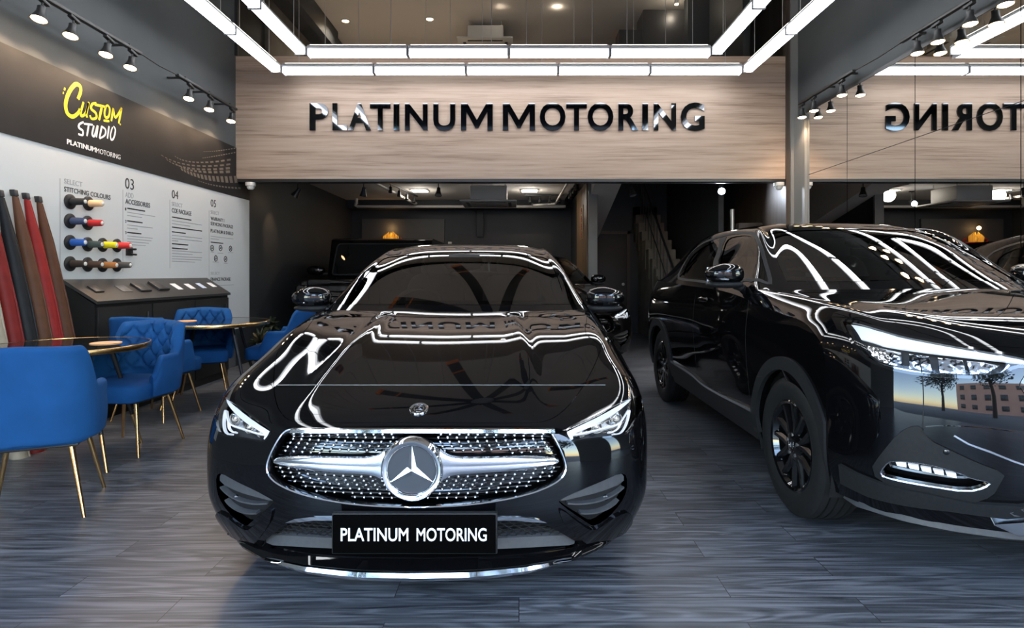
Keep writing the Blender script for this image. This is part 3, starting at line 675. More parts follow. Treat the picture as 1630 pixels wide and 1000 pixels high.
# back wall: grey panel with the lit ornament, dark rolling door, sockets
struct('wall_back_panel', MB().span((-3.45, YB-.06, 0), (-1.64, YB-.001, 2.42)), noisy('grey_panel', (.06,.06,.06), (.075,.073,.07), (1,1,1), .6))
struct('door_1', MB().span((-1.35, YB-.03, 0), (.75, YB-.001, 2.1)), mat('roller_door', (.016,.016,.017), .5))
tag(MB().span((-1.56, YB-.045, 1.75),(-1.48, YB-.001, 1.92),.006).build('wall_switch', M['white_plastic']), 'white switch box on the back wall, right of the grey panel', 'switch')
tag(MB().span((-.92, YB-.10, 2.02),(-.78, YB-.001, 2.62),.004).build('wall_duct', M['dark_wall']), 'dark vertical duct on the back wall over the roller door', 'duct')
orn = thing('shrine_ornament', 'glowing red and gold ornament on the grey back wall', 'ornament', (-2.80, YB-.10, 1.93))
MB().box((0,0,-.06),(.46,.10,.08),.02).tube([(-.22,0,-.05),(-.27,0,.02),(-.20,0,.06)],.02,8).tube([(.22,0,-.05),(.27,0,.02),(.20,0,.06)],.02,8).build('base', M['red'], orn)
og = MB()
for s in (-1, 1):
    for k in range(5):
        og.tube([(s*(.03+.03*k),-.02,-.03),(s*(.02+.035*k),-.03,.08+.02*(k%2)),(s*(.05+.025*k),-.02,.20-.02*k)], [.012,.016,.008], 6)
og.lathe([(0,-.03),(.045,-.01),(.06,.06),(.03,.13),(0,.2)], (0,0,.0))
lamp_light(orn, 1.5, (1,.6,.25), (0,-.10,.28), (0,.6,1), kind='POINT')
og.build('gold_figures', mat('lit_gold', (.9,.5,.06), .35, .3, emit=(1,.42,.04), es=.3), orn)
dr = thing('side_door', 'brown grey door with round knob behind the parked sedan', 'door', (1.82, 12.0, 0))
struct('wall_stair_back', MB().span((1.29, 12.02, 0), (XR, 12.14, 3.85)), M['dark_wall'])
MB().span((-.40,-.03,0),(.40,.015,2.03),.004).build('leaf', M['door'], dr)
MB().span((-.46,-.035,0),(-.40,.018,2.09)).span((.40,-.035,0),(.46,.018,2.09)).span((-.46,-.035,2.03),(.46,.018,2.09)).build('frame', M['brown_dark'], dr)
MB().lathe([(0,0),(.014,0),(.014,.03),(.03,.045),(.028,.065),(0,.07)],(.31,-.03,1.0),(0,-1,0)).build('knob', M['wire'], dr)
# staircase going up at the right, with its side wall and railing
st = MB(); x0s, x1s = 2.50, 3.00; ys0 = 8.9; n_st = 15
for k in range(n_st):
    st.span((x0s-.012*k, ys0+.24*k, 0 if k < 3 else .185*(k-2)), (x1s-.012*k, ys0+.24*(k+1)+.02, .185*(k+1)))
stt = thing('staircase', 'bare concrete staircase rising behind the right car', 'staircase', (0,0,0)); st.build('flight', M['concrete'], stt, 0)
MB().prism([(ys0,0),(ys0+3.05,0),(ys0+3.05,2.35),(ys0,.12)], 2.44, 2.475, Matrix(((0,0,1,0),(1,0,0,0),(0,1,0,0),(0,0,0,1)))).build('side_wall', M['concrete'], stt, 0)
rl = MB(); rl.tube([(2.46,ys0+.05,1.02),(2.46,ys0+2.9,3.22)], .022, 8); rl.tube([(2.46,ys0+.05,.55),(2.46,ys0+2.9,2.75)], .012, 6)
for k in range(13):
    y = ys0+.08+k*.235; z = .12+.73*(y-ys0); rl.cyl((2.46,y,z),(2.46,y,z+.86),.009,seg=6)
rl.build('railing', M['black_metal'], stt)
struct('wall_stair_right', MB().span((3.04, 8.9, 0), (3.12, 12.0, 3.85)), M['dark_wall'])
tag(MB().cyl((3.15,8.62,0),(3.15,8.62,2.16),.030,seg=12).build('steel_post', M['wire']), 'pale steel post beside the staircase', 'post')
tag(MB().span((3.20,8.5,0),(3.55,8.62,1.95),.01).build('folded_screen', M['brown_dark']), 'dark brown folded screen by the right wall behind the car', 'screen')
# ceiling fittings under the low ceiling
def ac_unit(name_, loc, label, sc=1.0):
    t = thing('air_conditioner', label, 'air conditioner', loc, 0, 'ceiling air conditioners')
    MB().box((0,0,.16),(.62*sc,.62*sc,.26),.01).build('body', M['ac'], t)
    MB().box((0,0,.015),(.95*sc,.95*sc,.03),.008).build('grille_panel', M['ac'], t)
    zc_ = 2.80 if loc[2] < 3 else ZC
    for a_ in (-1,1):
        for b_ in (-1,1): MB().cyl((a_*.28,b_*.28,.29),(a_*.28,b_*.28,zc_-loc[2]),.006,seg=6).build('hanger_rod', M['wire'], t)
    for s in (-1,1): MB().box((s*.36*sc,0,-.001),(.05,.6*sc,.004)).box((0,s*.36*sc,-.001),(.6*sc,.05,.004)).build('louvre', M['steel_edge'], t)
ac_unit('a', tuple(at(779,326,10.2))[:2]+(2.42,), 'white cassette air conditioner under the low ceiling behind the fascia')
for x, y in ((-.35,-.35),(.35,.35)): pass
ac_unit('b', (-.58, 10.4, 5.22), 'white cassette air conditioner on the upper ceiling above the fascia')
def lamp_panel(px, py, label, z=2.795):
    Y = (z-CAM_H)*930/(437-py); t = thing('panel_light', label, 'ceiling light', ((px-826)*Y/930, Y, z), 0, 'square panel lights of the low ceiling')
    MB().box((0,0,-.006),(.34,.34,.012),.003).build('frame', M['white_plastic'], t); MB().box((0,0,-.014),(.28,.28,.006)).build('diffuser', M['panel_lamp'], t); lamp_light(t, 11, (1,.93,.82), (0,0,-.10), kind='POINT', r=.12)
lamp_panel(668, 303, 'square panel light left of the ceiling cassette'); lamp_panel(843, 303, 'square panel light right of the ceiling cassette')
def back_spot(px, py, Y, label, bulb, aim=(0,-.4,-1), z_top=2.80, light=None):
    p = at(px, py, Y); t = thing('spotlight', label, 'spotlight', tuple(p), 0, 'spotlights at the back of the hall')
    d = Vector(aim).normalized()
    MB().cyl((0,0,.03),(0,0,z_top-p.z-.02),.008,seg=8).box((0,0,z_top-p.z-.012),(.09,.04,.022),.004).build('stem', M['black_metal'], t)
    MB().lathe([(.015,-.06),(.03,-.055),(.034,.0),(.055,.07),(.060,.085),(.054,.085),(.04,.06),(0,.06)], axis=d).build('lamp_shade', M['black_metal'], t)
    MB().lathe([(0,.088),(.03,.086),(.052,.078),(.04,.064),(0,.064)], axis=d).build('bulb', bulb, t)
    if light: lamp_light(t, light[0], light[1], d*.11, aim, light[2])
dim = mat('unlit_lamp', (.25,.25,.24), .3)
back_spot(579, 304, 9.6, 'black spotlight at the left of the low ceiling by the pipe', dim, (-.2,.3,-1), 2.80)
back_spot(698, 304, 9.9, 'black spotlight between left panel light and cassette', dim)
back_spot(1006, 304, 9.2, 'black spotlight before the sloping stair soffit', dim, (.2,-.3,-1), 3.85)
back_spot(474, 305, 8.6, 'black spotlight at the far left dark wall', M['warm_bulb'], (-.75,.15,-1), 2.80, (16,(1,.62,.32),48))
back_spot(799, 322, 11.2, 'small lit cool white spotlight right of the cassette', M['cool_bulb'], (0,-1,-.45), 2.80, (30,(.75,.85,1),80))
back_spot(1148, 303, 8.9, 'bright cool white spotlight over the right car roof', M['cool_bulb'], (-.25,-1,-.35), 3.85, (70,(.80,.87,1),165))
# ---- tracks with small heads on the low ceiling
def mini_track(p0, p1, n, label):
    p0, p1 = Vector(p0), Vector(p1); t = thing('light_track', label, 'light track', tuple(p0))
    d = p1-p0; MB().tube([(0,0,0), d], .018, 4).build('rail', M['black_metal'], t)
    for k in range(n):
        q = d*((k+.5)/n); MB().cyl(q, q+Vector((0,0,-.06)), .008, seg=6).lathe([(.012,.0),(.025,-.01),(.036,-.11),(.03,-.11),(0,-.09)], q+Vector((0,0,-.05)), (0,.25,1), 12).build('lamp_head', M['black_metal'], t)
mini_track((-2.25,9.9,2.775),(-2.05,11.8,2.775), 4, 'black track with small heads left of the cassette under the low ceiling')
mini_track((.12,11.6,2.775),(.9,11.6,2.775), 4, 'black track with small heads along the back right of the low ceiling')
mini_track((.98,9.7,2.775),(.96,11.2,2.775), 4, 'black track with small heads beside the scroll partition')
# ---- pipes
zp = CAM_H+(437-329)/930*12.3
tag(MB().tube([(-3.42,12.3,zp+.13),(-3.44,12.3,zp+.02),(-3.40,12.3,zp),(.98,12.3,zp)], .03, 10).cyl((-3.42,12.3,zp+.05),(-3.42,12.3,2.8),.034).build('ceiling_pipe', M['pipe']), 'long pale pipe running across under the back ceiling', 'pipe')
tag(MB().tube([at(592,290,9.2)+Vector((0,0,.02)), (-2.15,12.0,2.66), (-2.15,12.22,zp+.06)], .026, 10).build('ceiling_pipe', M['pipe']), 'pale pipe running towards the back at the left ceiling', 'pipe')
tag(MB().tube([(.80,9.6,2.70),(.78,11.4,2.70),(.74,11.9,2.64),(.30,11.95,2.62),(.28,12.24,zp+.04)], .022, 10).build('ceiling_pipe', M['pipe']), 'bent pale pipe near the scroll partition ceiling', 'pipe')
tag(MB().cyl((-2.55,9.3,2.70),(.6,9.3,2.70),.014).build('ceiling_conduit', M['pipe']), 'thin conduit under the ceiling just behind the fascia', 'pipe')
def emergency(px, py, label):
    p = at(px, py, YF+.04); t = thing('dome_camera', label, 'camera', (p.x, p.y, ZB-.045), 0, 'white dome cameras')
    MB().lathe([(0,-.045),(.062,-.045),(.065,-.035),(.065,0),(0,0)][::-1]).build('base', M['white_plastic'], t)
    MB().lathe([(0,-.095),(.03,-.09),(.046,-.07),(.05,-.046),(0,-.045)]).build('dome', M['white_plastic'], t)
emergency(399, 291, 'white dome camera under the left end of the fascia'); emergency(1240, 290, 'white dome camera under the right end of the fascia')
struct('soffit', MB().prism([(8.6,2.79),(8.6,3.4),(12.0,3.4),(12.0,1.95)], 1.20, 1.62, Matrix(((0,0,1,0),(1,0,0,0),(0,1,0,0),(0,0,0,1)))), M['back_ceiling'], 0)
# upper storey: downlights and hanging spots
for px, py, lb in ((550,33,'left one of two round downlights on the upper ceiling'),(684,30,'right one of two round downlights on the upper ceiling')):
    Y = (ZC-CAM_H)*930/(437-py); t = thing('downlight', lb, 'downlight', ((px-826)*Y/930, Y, ZC), 0, 'downlights of the upper ceiling')
    MB().lathe([(.05,-.001),(.085,-.001),(.082,-.010),(.06,-.012)], ring=True).build('ring', M['white_plastic'], t); lamp_light(t, 60, (1,.85,.68), (0,0,-.03), (0,0,-1), 140); MB().lathe([(0,-.010),(.058,-.008),(.058,-.002),(0,-.002)]).build('lens', M['warm_bulb'], t)
for px, py, Y, lb in ((797,3,9.6,'left one of three hanging lamps above the fascia'),(887,4,9.6,'middle one of three hanging lamps above the fascia'),(1077,7,9.2,'right one of three hanging lamps above the fascia')):
    p = at(px, py, Y); t = thing('hanging_spot', lb, 'spotlight', tuple(p), 0, 'hanging lamps of the upper storey')
    MB().cyl((0,0,.05),(0,0,ZC-p.z),.006,seg=8).lathe([(.012,.07),(.034,.06),(.036,.005),(.03,.0)]).build('lamp_body', M['white_plastic'], t); MB().lathe([(0,-.012),(.024,-.006),(.028,.002),(0,.006)]).build('bulb', M['warm_bulb'], t); lamp_light(t, 12 if px < 1000 else 4, (1,.88,.72), (0,0,-.06), kind='POINT')
# ------------------------------------------------------------------ smooth car surfaces
def bs_basis(n, t, k=3):
    """clamped uniform cubic B-spline basis, rows = parameters"""
    t = np.clip(np.asarray(t, float), 0, 1-1e-9); kn = np.concatenate([np.zeros(k), np.linspace(0, 1, n-k+1), np.ones(k)])
    B = np.zeros((len(t), n+k)); 
    for i in range(n+k): B[:, i] = (t >= kn[i]) & (t < kn[i+1])
    for p in range(1, k+1):
        Bn = np.zeros_like(B)
        for i in range(n+k-p):
            a = kn[i+p]-kn[i]; b = kn[i+p+1]-kn[i+1]
            if a > 0: Bn[:, i] += (t-kn[i])/a*B[:, i]
            if b > 0: Bn[:, i] += (kn[i+p+1]-t)/b*B[:, i+1]
        B = Bn
    return B[:, :n]
def greville(n, k=3):
    kn = np.concatenate([np.zeros(k), np.linspace(0, 1, n-k+1), np.ones(k)])
    return np.array([kn[i+1:i+k+1].mean() for i in range(n)])
class Surf:
    """rows x columns of points -> smooth surface; sym mirrors the columns over x = 0 (column 0 on the centre line)"""
    def __init__(s, rows, sym=True, keep=.85, nu=150, nv=110, post=None):
        s.post = post
        P = np.array(rows, float)
        if sym:
            L = P[:, :0:-1].copy(); L[..., 0] *= -1; P = np.concatenate([L, P], 1)
        s.P = P; nr, nc = P.shape[:2]
        gr, gc = greville(nr), greville(nc)
        Q = np.einsum('ij,jkl->ikl', np.linalg.inv(bs_basis(nr, gr)), P)
        Q = np.einsum('ij,kjl->kil', np.linalg.inv(bs_basis(nc, gc)), Q)
        s.Q = P*(1-keep)+Q*keep
        s.us = np.linspace(0, 1, nu); s.vs = np.linspace(0, 1, nv); s.nu, s.nv = nu, nv
        U, V = np.meshgrid(s.us, s.vs); s.G = s.ev(U.ravel(), V.ravel())
        tris = []; s.tq = []
        for j in range(nv-1):
            for i in range(nu-1):
                a = j*nu+i; tris += [(a, a+1, a+nu+1), (a, a+nu+1, a+nu)]
        s.tris = tris; s.bvh = BVHTree.FromPolygons([Vector(p) for p in s.G], tris)
        s.flip = 1.0
    def ev(s, u, v):
        Bu = bs_basis(s.P.shape[1], u); Bv = bs_basis(s.P.shape[0], v)
        P = np.einsum('ni,nj,ijk->nk', Bv, Bu, s.Q)
        return s.post(P) if s.post else P
    def nrm(s, u, v):
        e = 2e-4; u = np.clip(u, e, 1-e); v = np.clip(v, e, 1-e)
        du = s.ev(u+e, v)-s.ev(u-e, v); dv = s.ev(u, v+e)-s.ev(u, v-e); n = np.cross(du, dv)
        return s.flip*n/np.maximum(np.linalg.norm(n, axis=1), 1e-12)[:, None]
    def orient(s, outward):
        n = s.nrm(np.array([.5]), np.array([.5]))[0]
        if n @ np.array(outward) < 0: s.flip *= -1
        return s
    def _uv(s, loc, idx):
        t = s.tris[idx]; a, b, c = (np.array(s.G[i]) for i in t); p = np.array(loc)
        v0, v1, v2 = b-a, c-a, p-a; d00, d01, d11, d20, d21 = v0@v0, v0@v1, v1@v1, v2@v0, v2@v1; den = d00*d11-d01*d01
        w1 = (d11*d20-d01*d21)/den if den else 0; w2 = (d00*d21-d01*d20)/den if den else 0; w0 = 1-w1-w2
        uv = [(s.us[i % s.nu], s.vs[i//s.nu]) for i in t]
        return (w0*uv[0][0]+w1*uv[1][0]+w2*uv[2][0], w0*uv[0][1]+w1*uv[1][1]+w2*uv[2][1])
    def ray(s, o, d):
        r = s.bvh.ray_cast(Vector(o), Vector(d).normalized())
        if r[0] is None:
            # nearest point of the surface to the ray
            o = Vector(o); d = Vector(d).normalized(); t0 = max((Vector(s.G[len(s.G)//2])-o).dot(d), .1)
            for _ in range(8):
                q = s.bvh.find_nearest(o+d*t0); t0 = (q[0]-o).dot(d)
            return s._uv(q[0], q[2])
        return s._uv(r[0], r[2])
    def see(s, pts, car):      # outline measured in the photograph -> uv on this surface (car = location of the car)
        o = Vector((0,0,CAM_H))-Vector(car); return [s.ray(o, Vector(((px-826)/930, 1, (437-py)/930))) for px, py in pts]
    def front(s, pts): return [s.ray((x, -6, z), (0,1,0)) for x, z in pts]
    def top(s, pts): return [s.ray((x, y, 6), (0,0,-1)) for x, y in pts]
    def side(s, pts, sx=-1): return [s.ray((sx*6, y, z), (-sx,0,0)) for y, z in pts]
    def at(s, uv, off=0.0):
        u = np.array([p[0] for p in uv]); v = np.array([p[1] for p in uv]); P = s.ev(u, v)
        return P + s.nrm(u, v)*off if np.any(off) else P
def mir(uv): return [(1-u, v) for u, v in uv][::-1]
def chaikin(P, it=2, closed=True, k=.25):
    P = [tuple(p) for p in P]
    for _ in range(it):
        Q = [] if closed else [P[0]]; n = len(P)
        for i in range(n if closed else n-1):
            a, b = P[i], P[(i+1) % n]
            Q.append(tuple(a[j]*(1-k)+b[j]*k for j in range(len(a)))); Q.append(tuple(a[j]*k+b[j]*(1-k) for j in range(len(a))))
        if not closed: Q.append(P[-1])
        P = Q
    return P
def dense(P, step, closed=True):
    out = []; n = len(P)
    for i in range(n if closed else n-1):
        a = np.array(P[i]); b = np.array(P[(i+1) % n]); m = max(1, int(math.ceil(np.linalg.norm(b-a)/step)))
        out += [tuple(a+(b-a)*k/m) for k in range(m)]
    if not closed: out.append(tuple(P[-1]))
    return out
def rounded(P, r=.25, seg=4):
    """round each corner of a polygon by a fraction r of the shorter neighbour edge"""
    out = []; n = len(P)
    for i in range(n):
        p0, p, p1 = (np.array(P[(i+d) % n], float) for d in (-1,0,1)); l = min(np.linalg.norm(p-p0), np.linalg.norm(p1-p))*r
        a = p+(p0-p)/max(np.linalg.norm(p-p0),1e-9)*l; b = p+(p1-p)/max(np.linalg.norm(p1-p),1e-9)*l
        for k in range(seg+1):
            t = k/seg; out.append(tuple((1-t)**2*a+2*t*(1-t)*p+t*t*b))
    return out
def area2(P): return sum(P[i][0]*P[(i+1) % len(P)][1]-P[(i+1) % len(P)][0]*P[i][1] for i in range(len(P)))
def inset(P, d):
    """move a closed uv outline inwards by d"""
    P = [np.array(p) for p in P]; s = 1 if area2(P) > 0 else -1; out = []; n = len(P)
    for i in range(n):
        t = P[(i+1) % n]-P[i-1]; l = np.linalg.norm(t); nn = np.array((-t[1], t[0]))/max(l, 1e-12)*s; out.append(tuple(P[i]+nn*d))
    return out
def inside(poly, X, Y):
    r = np.zeros(X.shape, bool); n = len(poly); j = n-1
    for i in range(n):
        xi, yi = poly[i]; xj, yj = poly[j]
        c = ((yi > Y) != (yj > Y)); 
        with np.errstate(divide='ignore', invalid='ignore'): r ^= c & (X < (xj-xi)*(Y-yi)/(yj-yi+1e-300)+xi)
        j = i
    return r
RECT = [(0,0),(1,0),(1,1),(0,1)]
def sheet(S, outer=None, holes=(), nu=90, nv=70, off=0.0):
    """triangles of S inside outer minus holes: (verts, tris, normals)"""
    O = dense(outer or RECT, 1/nu if outer is None else .02); hs = [list(h) for h in holes]
    us = np.linspace(0, 1, nu+1); vs = np.linspace(0, 1, nv+1); U, V = np.meshgrid(us, vs); U = U.ravel(); V = V.ravel()
    if outer is None: keep = (U > 1e-6) & (U < 1-1e-6) & (V > 1e-6) & (V < 1-1e-6)
    else: keep = inside(O, U, V)
    for h in hs: keep &= ~inside(h, U, V)
    # drop grid points too close to an outline
    L = [np.array(O)]+[np.array(h) for h in hs]; pts = np.stack([U, V], 1)[keep]
    md = .30*min(1/nu, 1/nv)
    for l in L:
        if outer is None and l is L[0]: continue
        a = l; b = np.roll(l, -1, 0); ok = np.ones(len(pts), bool)
        for k in range(0, len(pts), 4000):
            p = pts[k:k+4000, None]; ab = (b-a)[None]; t = np.clip(((p-a[None])*ab).sum(2)/np.maximum((ab**2).sum(2), 1e-18), 0, 1)
            d = np.linalg.norm(p-(a[None]+ab*t[..., None]), axis=2).min(1); ok[k:k+4000] = d > md
        pts = pts[ok]
    verts = [Vector(p) for p in pts]; edges = []
    for l in L:
        n0 = len(verts); verts += [Vector(p) for p in l]; edges += [(n0+i, n0+(i+1) % len(l)) for i in range(len(l))]
    r = delaunay_2d_cdt(verts, edges, [], 0, 1e-7)
    uv = np.array([(p.x, p.y) for p in r[0]]); tr = np.array([list(f) for f in r[2] if len(f) == 3])
    c = uv[tr].mean(1); k = inside(O, c[:, 0], c[:, 1]) if outer is not None else np.ones(len(c), bool)
    for h in hs: k &= ~inside(h, c[:, 0], c[:, 1])
    tr = tr[k]; uu = np.clip(uv[:, 0], 0, 1); vv = np.clip(uv[:, 1], 0, 1)
    Nn = S.nrm(uu, vv); P = S.ev(uu, vv)+Nn*off
    a, b, c_ = P[tr[:, 0]], P[tr[:, 1]], P[tr[:, 2]]; fn = np.cross(b-a, c_-a); bad = (fn*Nn[tr[:, 0]]).sum(1) < 0
    tr[bad] = tr[bad][:, ::-1]; return P, tr, Nn
def lip(S, outline, depth, off=0.0):
    """the turned-in edge of an opening"""
    P0 = S.at(outline, off); u = np.array([p[0] for p in outline]); v = np.array([p[1] for p in outline]); Nn = S.nrm(u, v); P1 = P0-Nn*depth
    T = np.roll(P0, -1, 0)-np.roll(P0, 1, 0); B = np.cross(T, Nn); B /= np.maximum(np.linalg.norm(B, axis=1), 1e-12)[:, None]
    n = len(P0); tr = []
    for i in range(n): j = (i+1) % n; tr += [(i, j, n+j), (i, n+j, n+i)]
    cen = P0.mean(0); B = np.where(((cen-P0)*B).sum(1)[:, None] < 0, -B, B)
    return np.concatenate([P0, P1]), np.array(tr), np.concatenate([B, B])
def join(*parts):
    P = []; T = []; Nn = []; n = 0
    for p, t, nn in parts: P.append(p); T.append(t+n); Nn.append(nn); n += len(p)
    return np.concatenate(P), np.concatenate(T), np.concatenate(Nn)
def surf_obj(name, data, m, parent=None):
    P, T, Nn = data; me = bpy.data.meshes.new(name); me.from_pydata(P.tolist(), [], T.tolist()); me.materials.append(m)
    me.shade_smooth(); me.normals_split_custom_set_from_vertices(Nn.tolist())
    o = bpy.data.objects.new(name, me); C.objects.link(o)
    if parent: o.parent = parent
    return o
def band(mb, S, line, prof, closed=True, off=0.0):
    """sweep a profile [(across, out)] along a uv line lying on S"""
    P0 = S.at(line); u = np.array([p[0] for p in line]); v = np.array([p[1] for p in line]); Nn = S.nrm(u, v); n = len(P0)
    if closed: T = np.roll(P0, -1, 0)-np.roll(P0, 1, 0)
    else: T = np.gradient(P0, axis=0)
    B = np.cross(T, Nn); B /= np.maximum(np.linalg.norm(B, axis=1), 1e-12)[:, None]; m = len(prof); vs = []; fs = []
    for i in range(n):
        for a, b in prof: vs.append(P0[i]+B[i]*a+Nn[i]*(b+off))
    for i in range(n if closed else n-1):
        j = (i+1) % n
        for k in range(m): l = (k+1) % m; fs.append((i*m+k, j*m+k, j*m+l, i*m+l))
    if not closed: fs += [tuple(range(m)), tuple((n-1)*m+k for k in range(m))]
    return mb.add(vs, fs)
def slab(mb, S, outline, o0, o1, nu=90, nv=70):
    """a conformed plate between offsets o0 and o1 over an outline (into an MB)"""
    P, T, Nn = sheet(S, outline, (), nu, nv, o1); mb.add(P, [tuple(t) for t in T])
    A = S.at(outline, o1); Bq = S.at(outline, o0); n = len(outline); mb.add(list(A)+list(Bq), [(i, (i+1) % n, n+(i+1) % n, n+i) for i in range(n)]); return mb
def blob(mb, c, r, n=2.6, seg=24, rings=14, rot=None, cut=None):
    """superellipsoid"""
    def sg(x, p): return math.copysign(abs(x)**p, x)
    R = rot or Matrix.Identity(3); vs = []; fs = []; e = 2/n
    for j in range(rings+1):
        th = -PI/2+PI*j/rings
        for i in range(seg):
            ph = 2*PI*i/seg; p = Vector((r[0]*sg(math.cos(th), e)*sg(math.cos(ph), e), r[1]*sg(math.cos(th), e)*sg(math.sin(ph), e), r[2]*sg(math.sin(th), e)))
            if cut: p = cut(p)
            vs.append(R @ p + Vector(c))
    for j in range(rings):
        for i in range(seg): k = (i+1) % seg; fs.append((j*seg+i, j*seg+k, (j+1)*seg+k, (j+1)*seg+i))
    return mb.add(vs, fs)
# ---- car materials
M.update(
    paint=mat('black_car_paint', (.0025,.0025,.003), .03, spec=.52),
    gloss_black=mat('gloss_black_trim', (.004,.004,.0045), .06, coat=.8),
    matte_plastic=noisy('grained_black_plastic', (.0135,.014,.0155), (.018,.019,.020), (60,60,60), .55, spec=.25),
    grey_plastic=noisy('grey_plastic', (.060,.062,.068), (.072,.075,.080), (60,60,60), .5),
    chrome=mat('bright_chrome', (.86,.87,.89), .07, 1.0), satin=mat('satin_silver', (.84,.86,.89), .20, 1.0),
    windscreen=glass_mat('windscreen_glass', (.52,.53,.52), 2.15), dark_glass=glass_mat('dark_side_glass', (.10,.105,.11), 1.75),
    lens=glass_mat('lamp_lens', (.93,.94,.95), 1.45), lamp_inside=mat('lamp_housing', (.035,.037,.042), .3), reflector=mat('lamp_reflector', (.85,.86,.88), .12, 1.0),
    drl=mat('white_light_guide', (.78,.81,.86), .25, coat=.5, emit=(.85,.92,1.0), es=.55), amber=mat('amber_lamp', (.55,.18,.02), .3),
    rubber=noisy('tyre_rubber', (.012,.0125,.013), (.016,.0165,.017), (30,30,30), .6, spec=.25), disc_steel=mat('brake_steel', (.42,.42,.43), .35, .9),
    seat=noisy('dark_seat', (.020,.019,.018), (.028,.027,.025), (20,20,20), .7), dash=mat('dashboard', (.028,.027,.026), .6),
    wrap=mat('clear_seat_wrap', (.20,.21,.22), .18, coat=.5), lining=mat('pale_lining', (.16,.155,.145), .8), plate_black=mat('plate_black', (.002,.002,.002), .6, spec=0.0), plate_white=mat('plate_white', (.92,.92,.92), .4, emit=(1,1,1), es=0.0),
)
def wheel(parent, x, y, r, wd, side, spokes, rim_r, style, face_m):
    """side = -1: outer face towards -x"""
    t = bpy.data.objects.new('wheel', None); t.empty_display_size = .1; C.objects.link(t); t.parent = parent; t.location = (x, y, r)
    ax = (side, 0, 0); h = wd/2
    pr = [(rim_r-.004,-h*.86),(rim_r+.02,-h),(r*.80,-h*1.0),(r-.025,-h*.93),(r-.006,-h*.80)]
    for g in (-.52,-.18,.18,.52):
        pr += [(r, h*(g-.045)*1.0), (r-.008, h*(g-.04)), (r-.008, h*(g+.04)), (r, h*(g+.045))]
    pr += [(r-.006,h*.80),(r-.025,h*.93),(r*.86,h*1.0),(r*.80,h*1.0),(rim_r+.02,h*.99),(rim_r-.004,h*.86)]
    MB().lathe(pr, axis=ax, seg=72, ring=True).build('tyre', M['rubber'], t, 28)
    rim = MB().lathe([(rim_r-.03,-h*.85),(rim_r-.002,-h*.86),(rim_r-.012,-h*.7),(rim_r-.035,-h*.4),(rim_r-.035,h*.55),(rim_r-.018,h*.74),(rim_r-.002,h*.86),(rim_r-.010,h*.90),(rim_r-.022,h*.84),(rim_r-.036,h*.60)], axis=ax, seg=64, ring=True)
    sp = []
    for k in range(spokes):
        a = 2*PI*k/spokes+.26
        for tw in ((-1, 1) if style == 'twin' else (0,)):
            b0 = MB(); w0, w1 = (.019, .020) if style == 'twin' else (.03, .022)
            L = rim_r-.028; poly = []
            vs = []
            for (q, ww, zc) in ((.055, w0, h*.70), (L*.55, w1*1.15, h*.66), (L, w1, h*.72)):
                off = tw*(.020+.026*(q/L)) if style == 'twin' else 0
                for yy, zz in ((-ww, zc-.035), (-ww, zc-.006), (-ww*.45, zc+.006), (ww*.45, zc+.006), (ww, zc-.006), (ww, zc-.035)): vs.append((q, yy+off, zz))
            fs = []
            for i in range(2):
                for j in range(6): l = (j+1) % 6; fs.append((i*6+j, i*6+l, (i+1)*6+l, (i+1)*6+j))
            fs += [tuple(range(6)), tuple(12+j for j in range(6))]
            n0 = len(rim.v); R = rot_between(ax) @ Matrix.Rotation(a, 3, 'Z'); rim.add([R @ Vector(p) for p in vs], fs)
    rim.lathe([(0,h*.55),(.075,h*.5),(.078,h*.68),(.06,h*.76),(.034,h*.78),(.032,h*.74),(0,h*.74)], axis=ax, seg=32)
    ro = rim.build('rim', face_m, t, 30)
    if style == 'twin':
        R = rot_between(ax); hb_ = MB()
        for a, b, c_, d_ in ((0,-.010,.026,.005),(0,.010,.026,.005),(0,0,.005,.016)): hb_.box(R @ Vector((a, b, h*.80)), [abs(v) for v in (R @ Vector((c_, d_, .004)))])
        hb_.build('cap_badge', M['chrome'], ro, 0)
    for k in range(5):
        a = 2*PI*k/5; R = rot_between(ax); p = R @ Vector((.053*math.cos(a), .053*math.sin(a), h*.70)); q = R @ Vector((.053*math.cos(a), .053*math.sin(a), h*.80))
        MB().cyl(p, q, .009, seg=6).build('wheel_nut', M['disc_steel'], ro)
    MB().lathe([(.06,h*.05),(rim_r*.70,h*.05),(rim_r*.70,h*.14),(.06,h*.14)], axis=ax, seg=40, ring=True).build('brake_disc', M['disc_steel'], t)
    R = rot_between(ax); MB().box(R @ Vector((rim_r*.55, .0, h*.12)), [abs(v) for v in (R @ Vector((.09,.17,.06)))], .012).build('brake_caliper', M['disc_steel'], t)
    return t
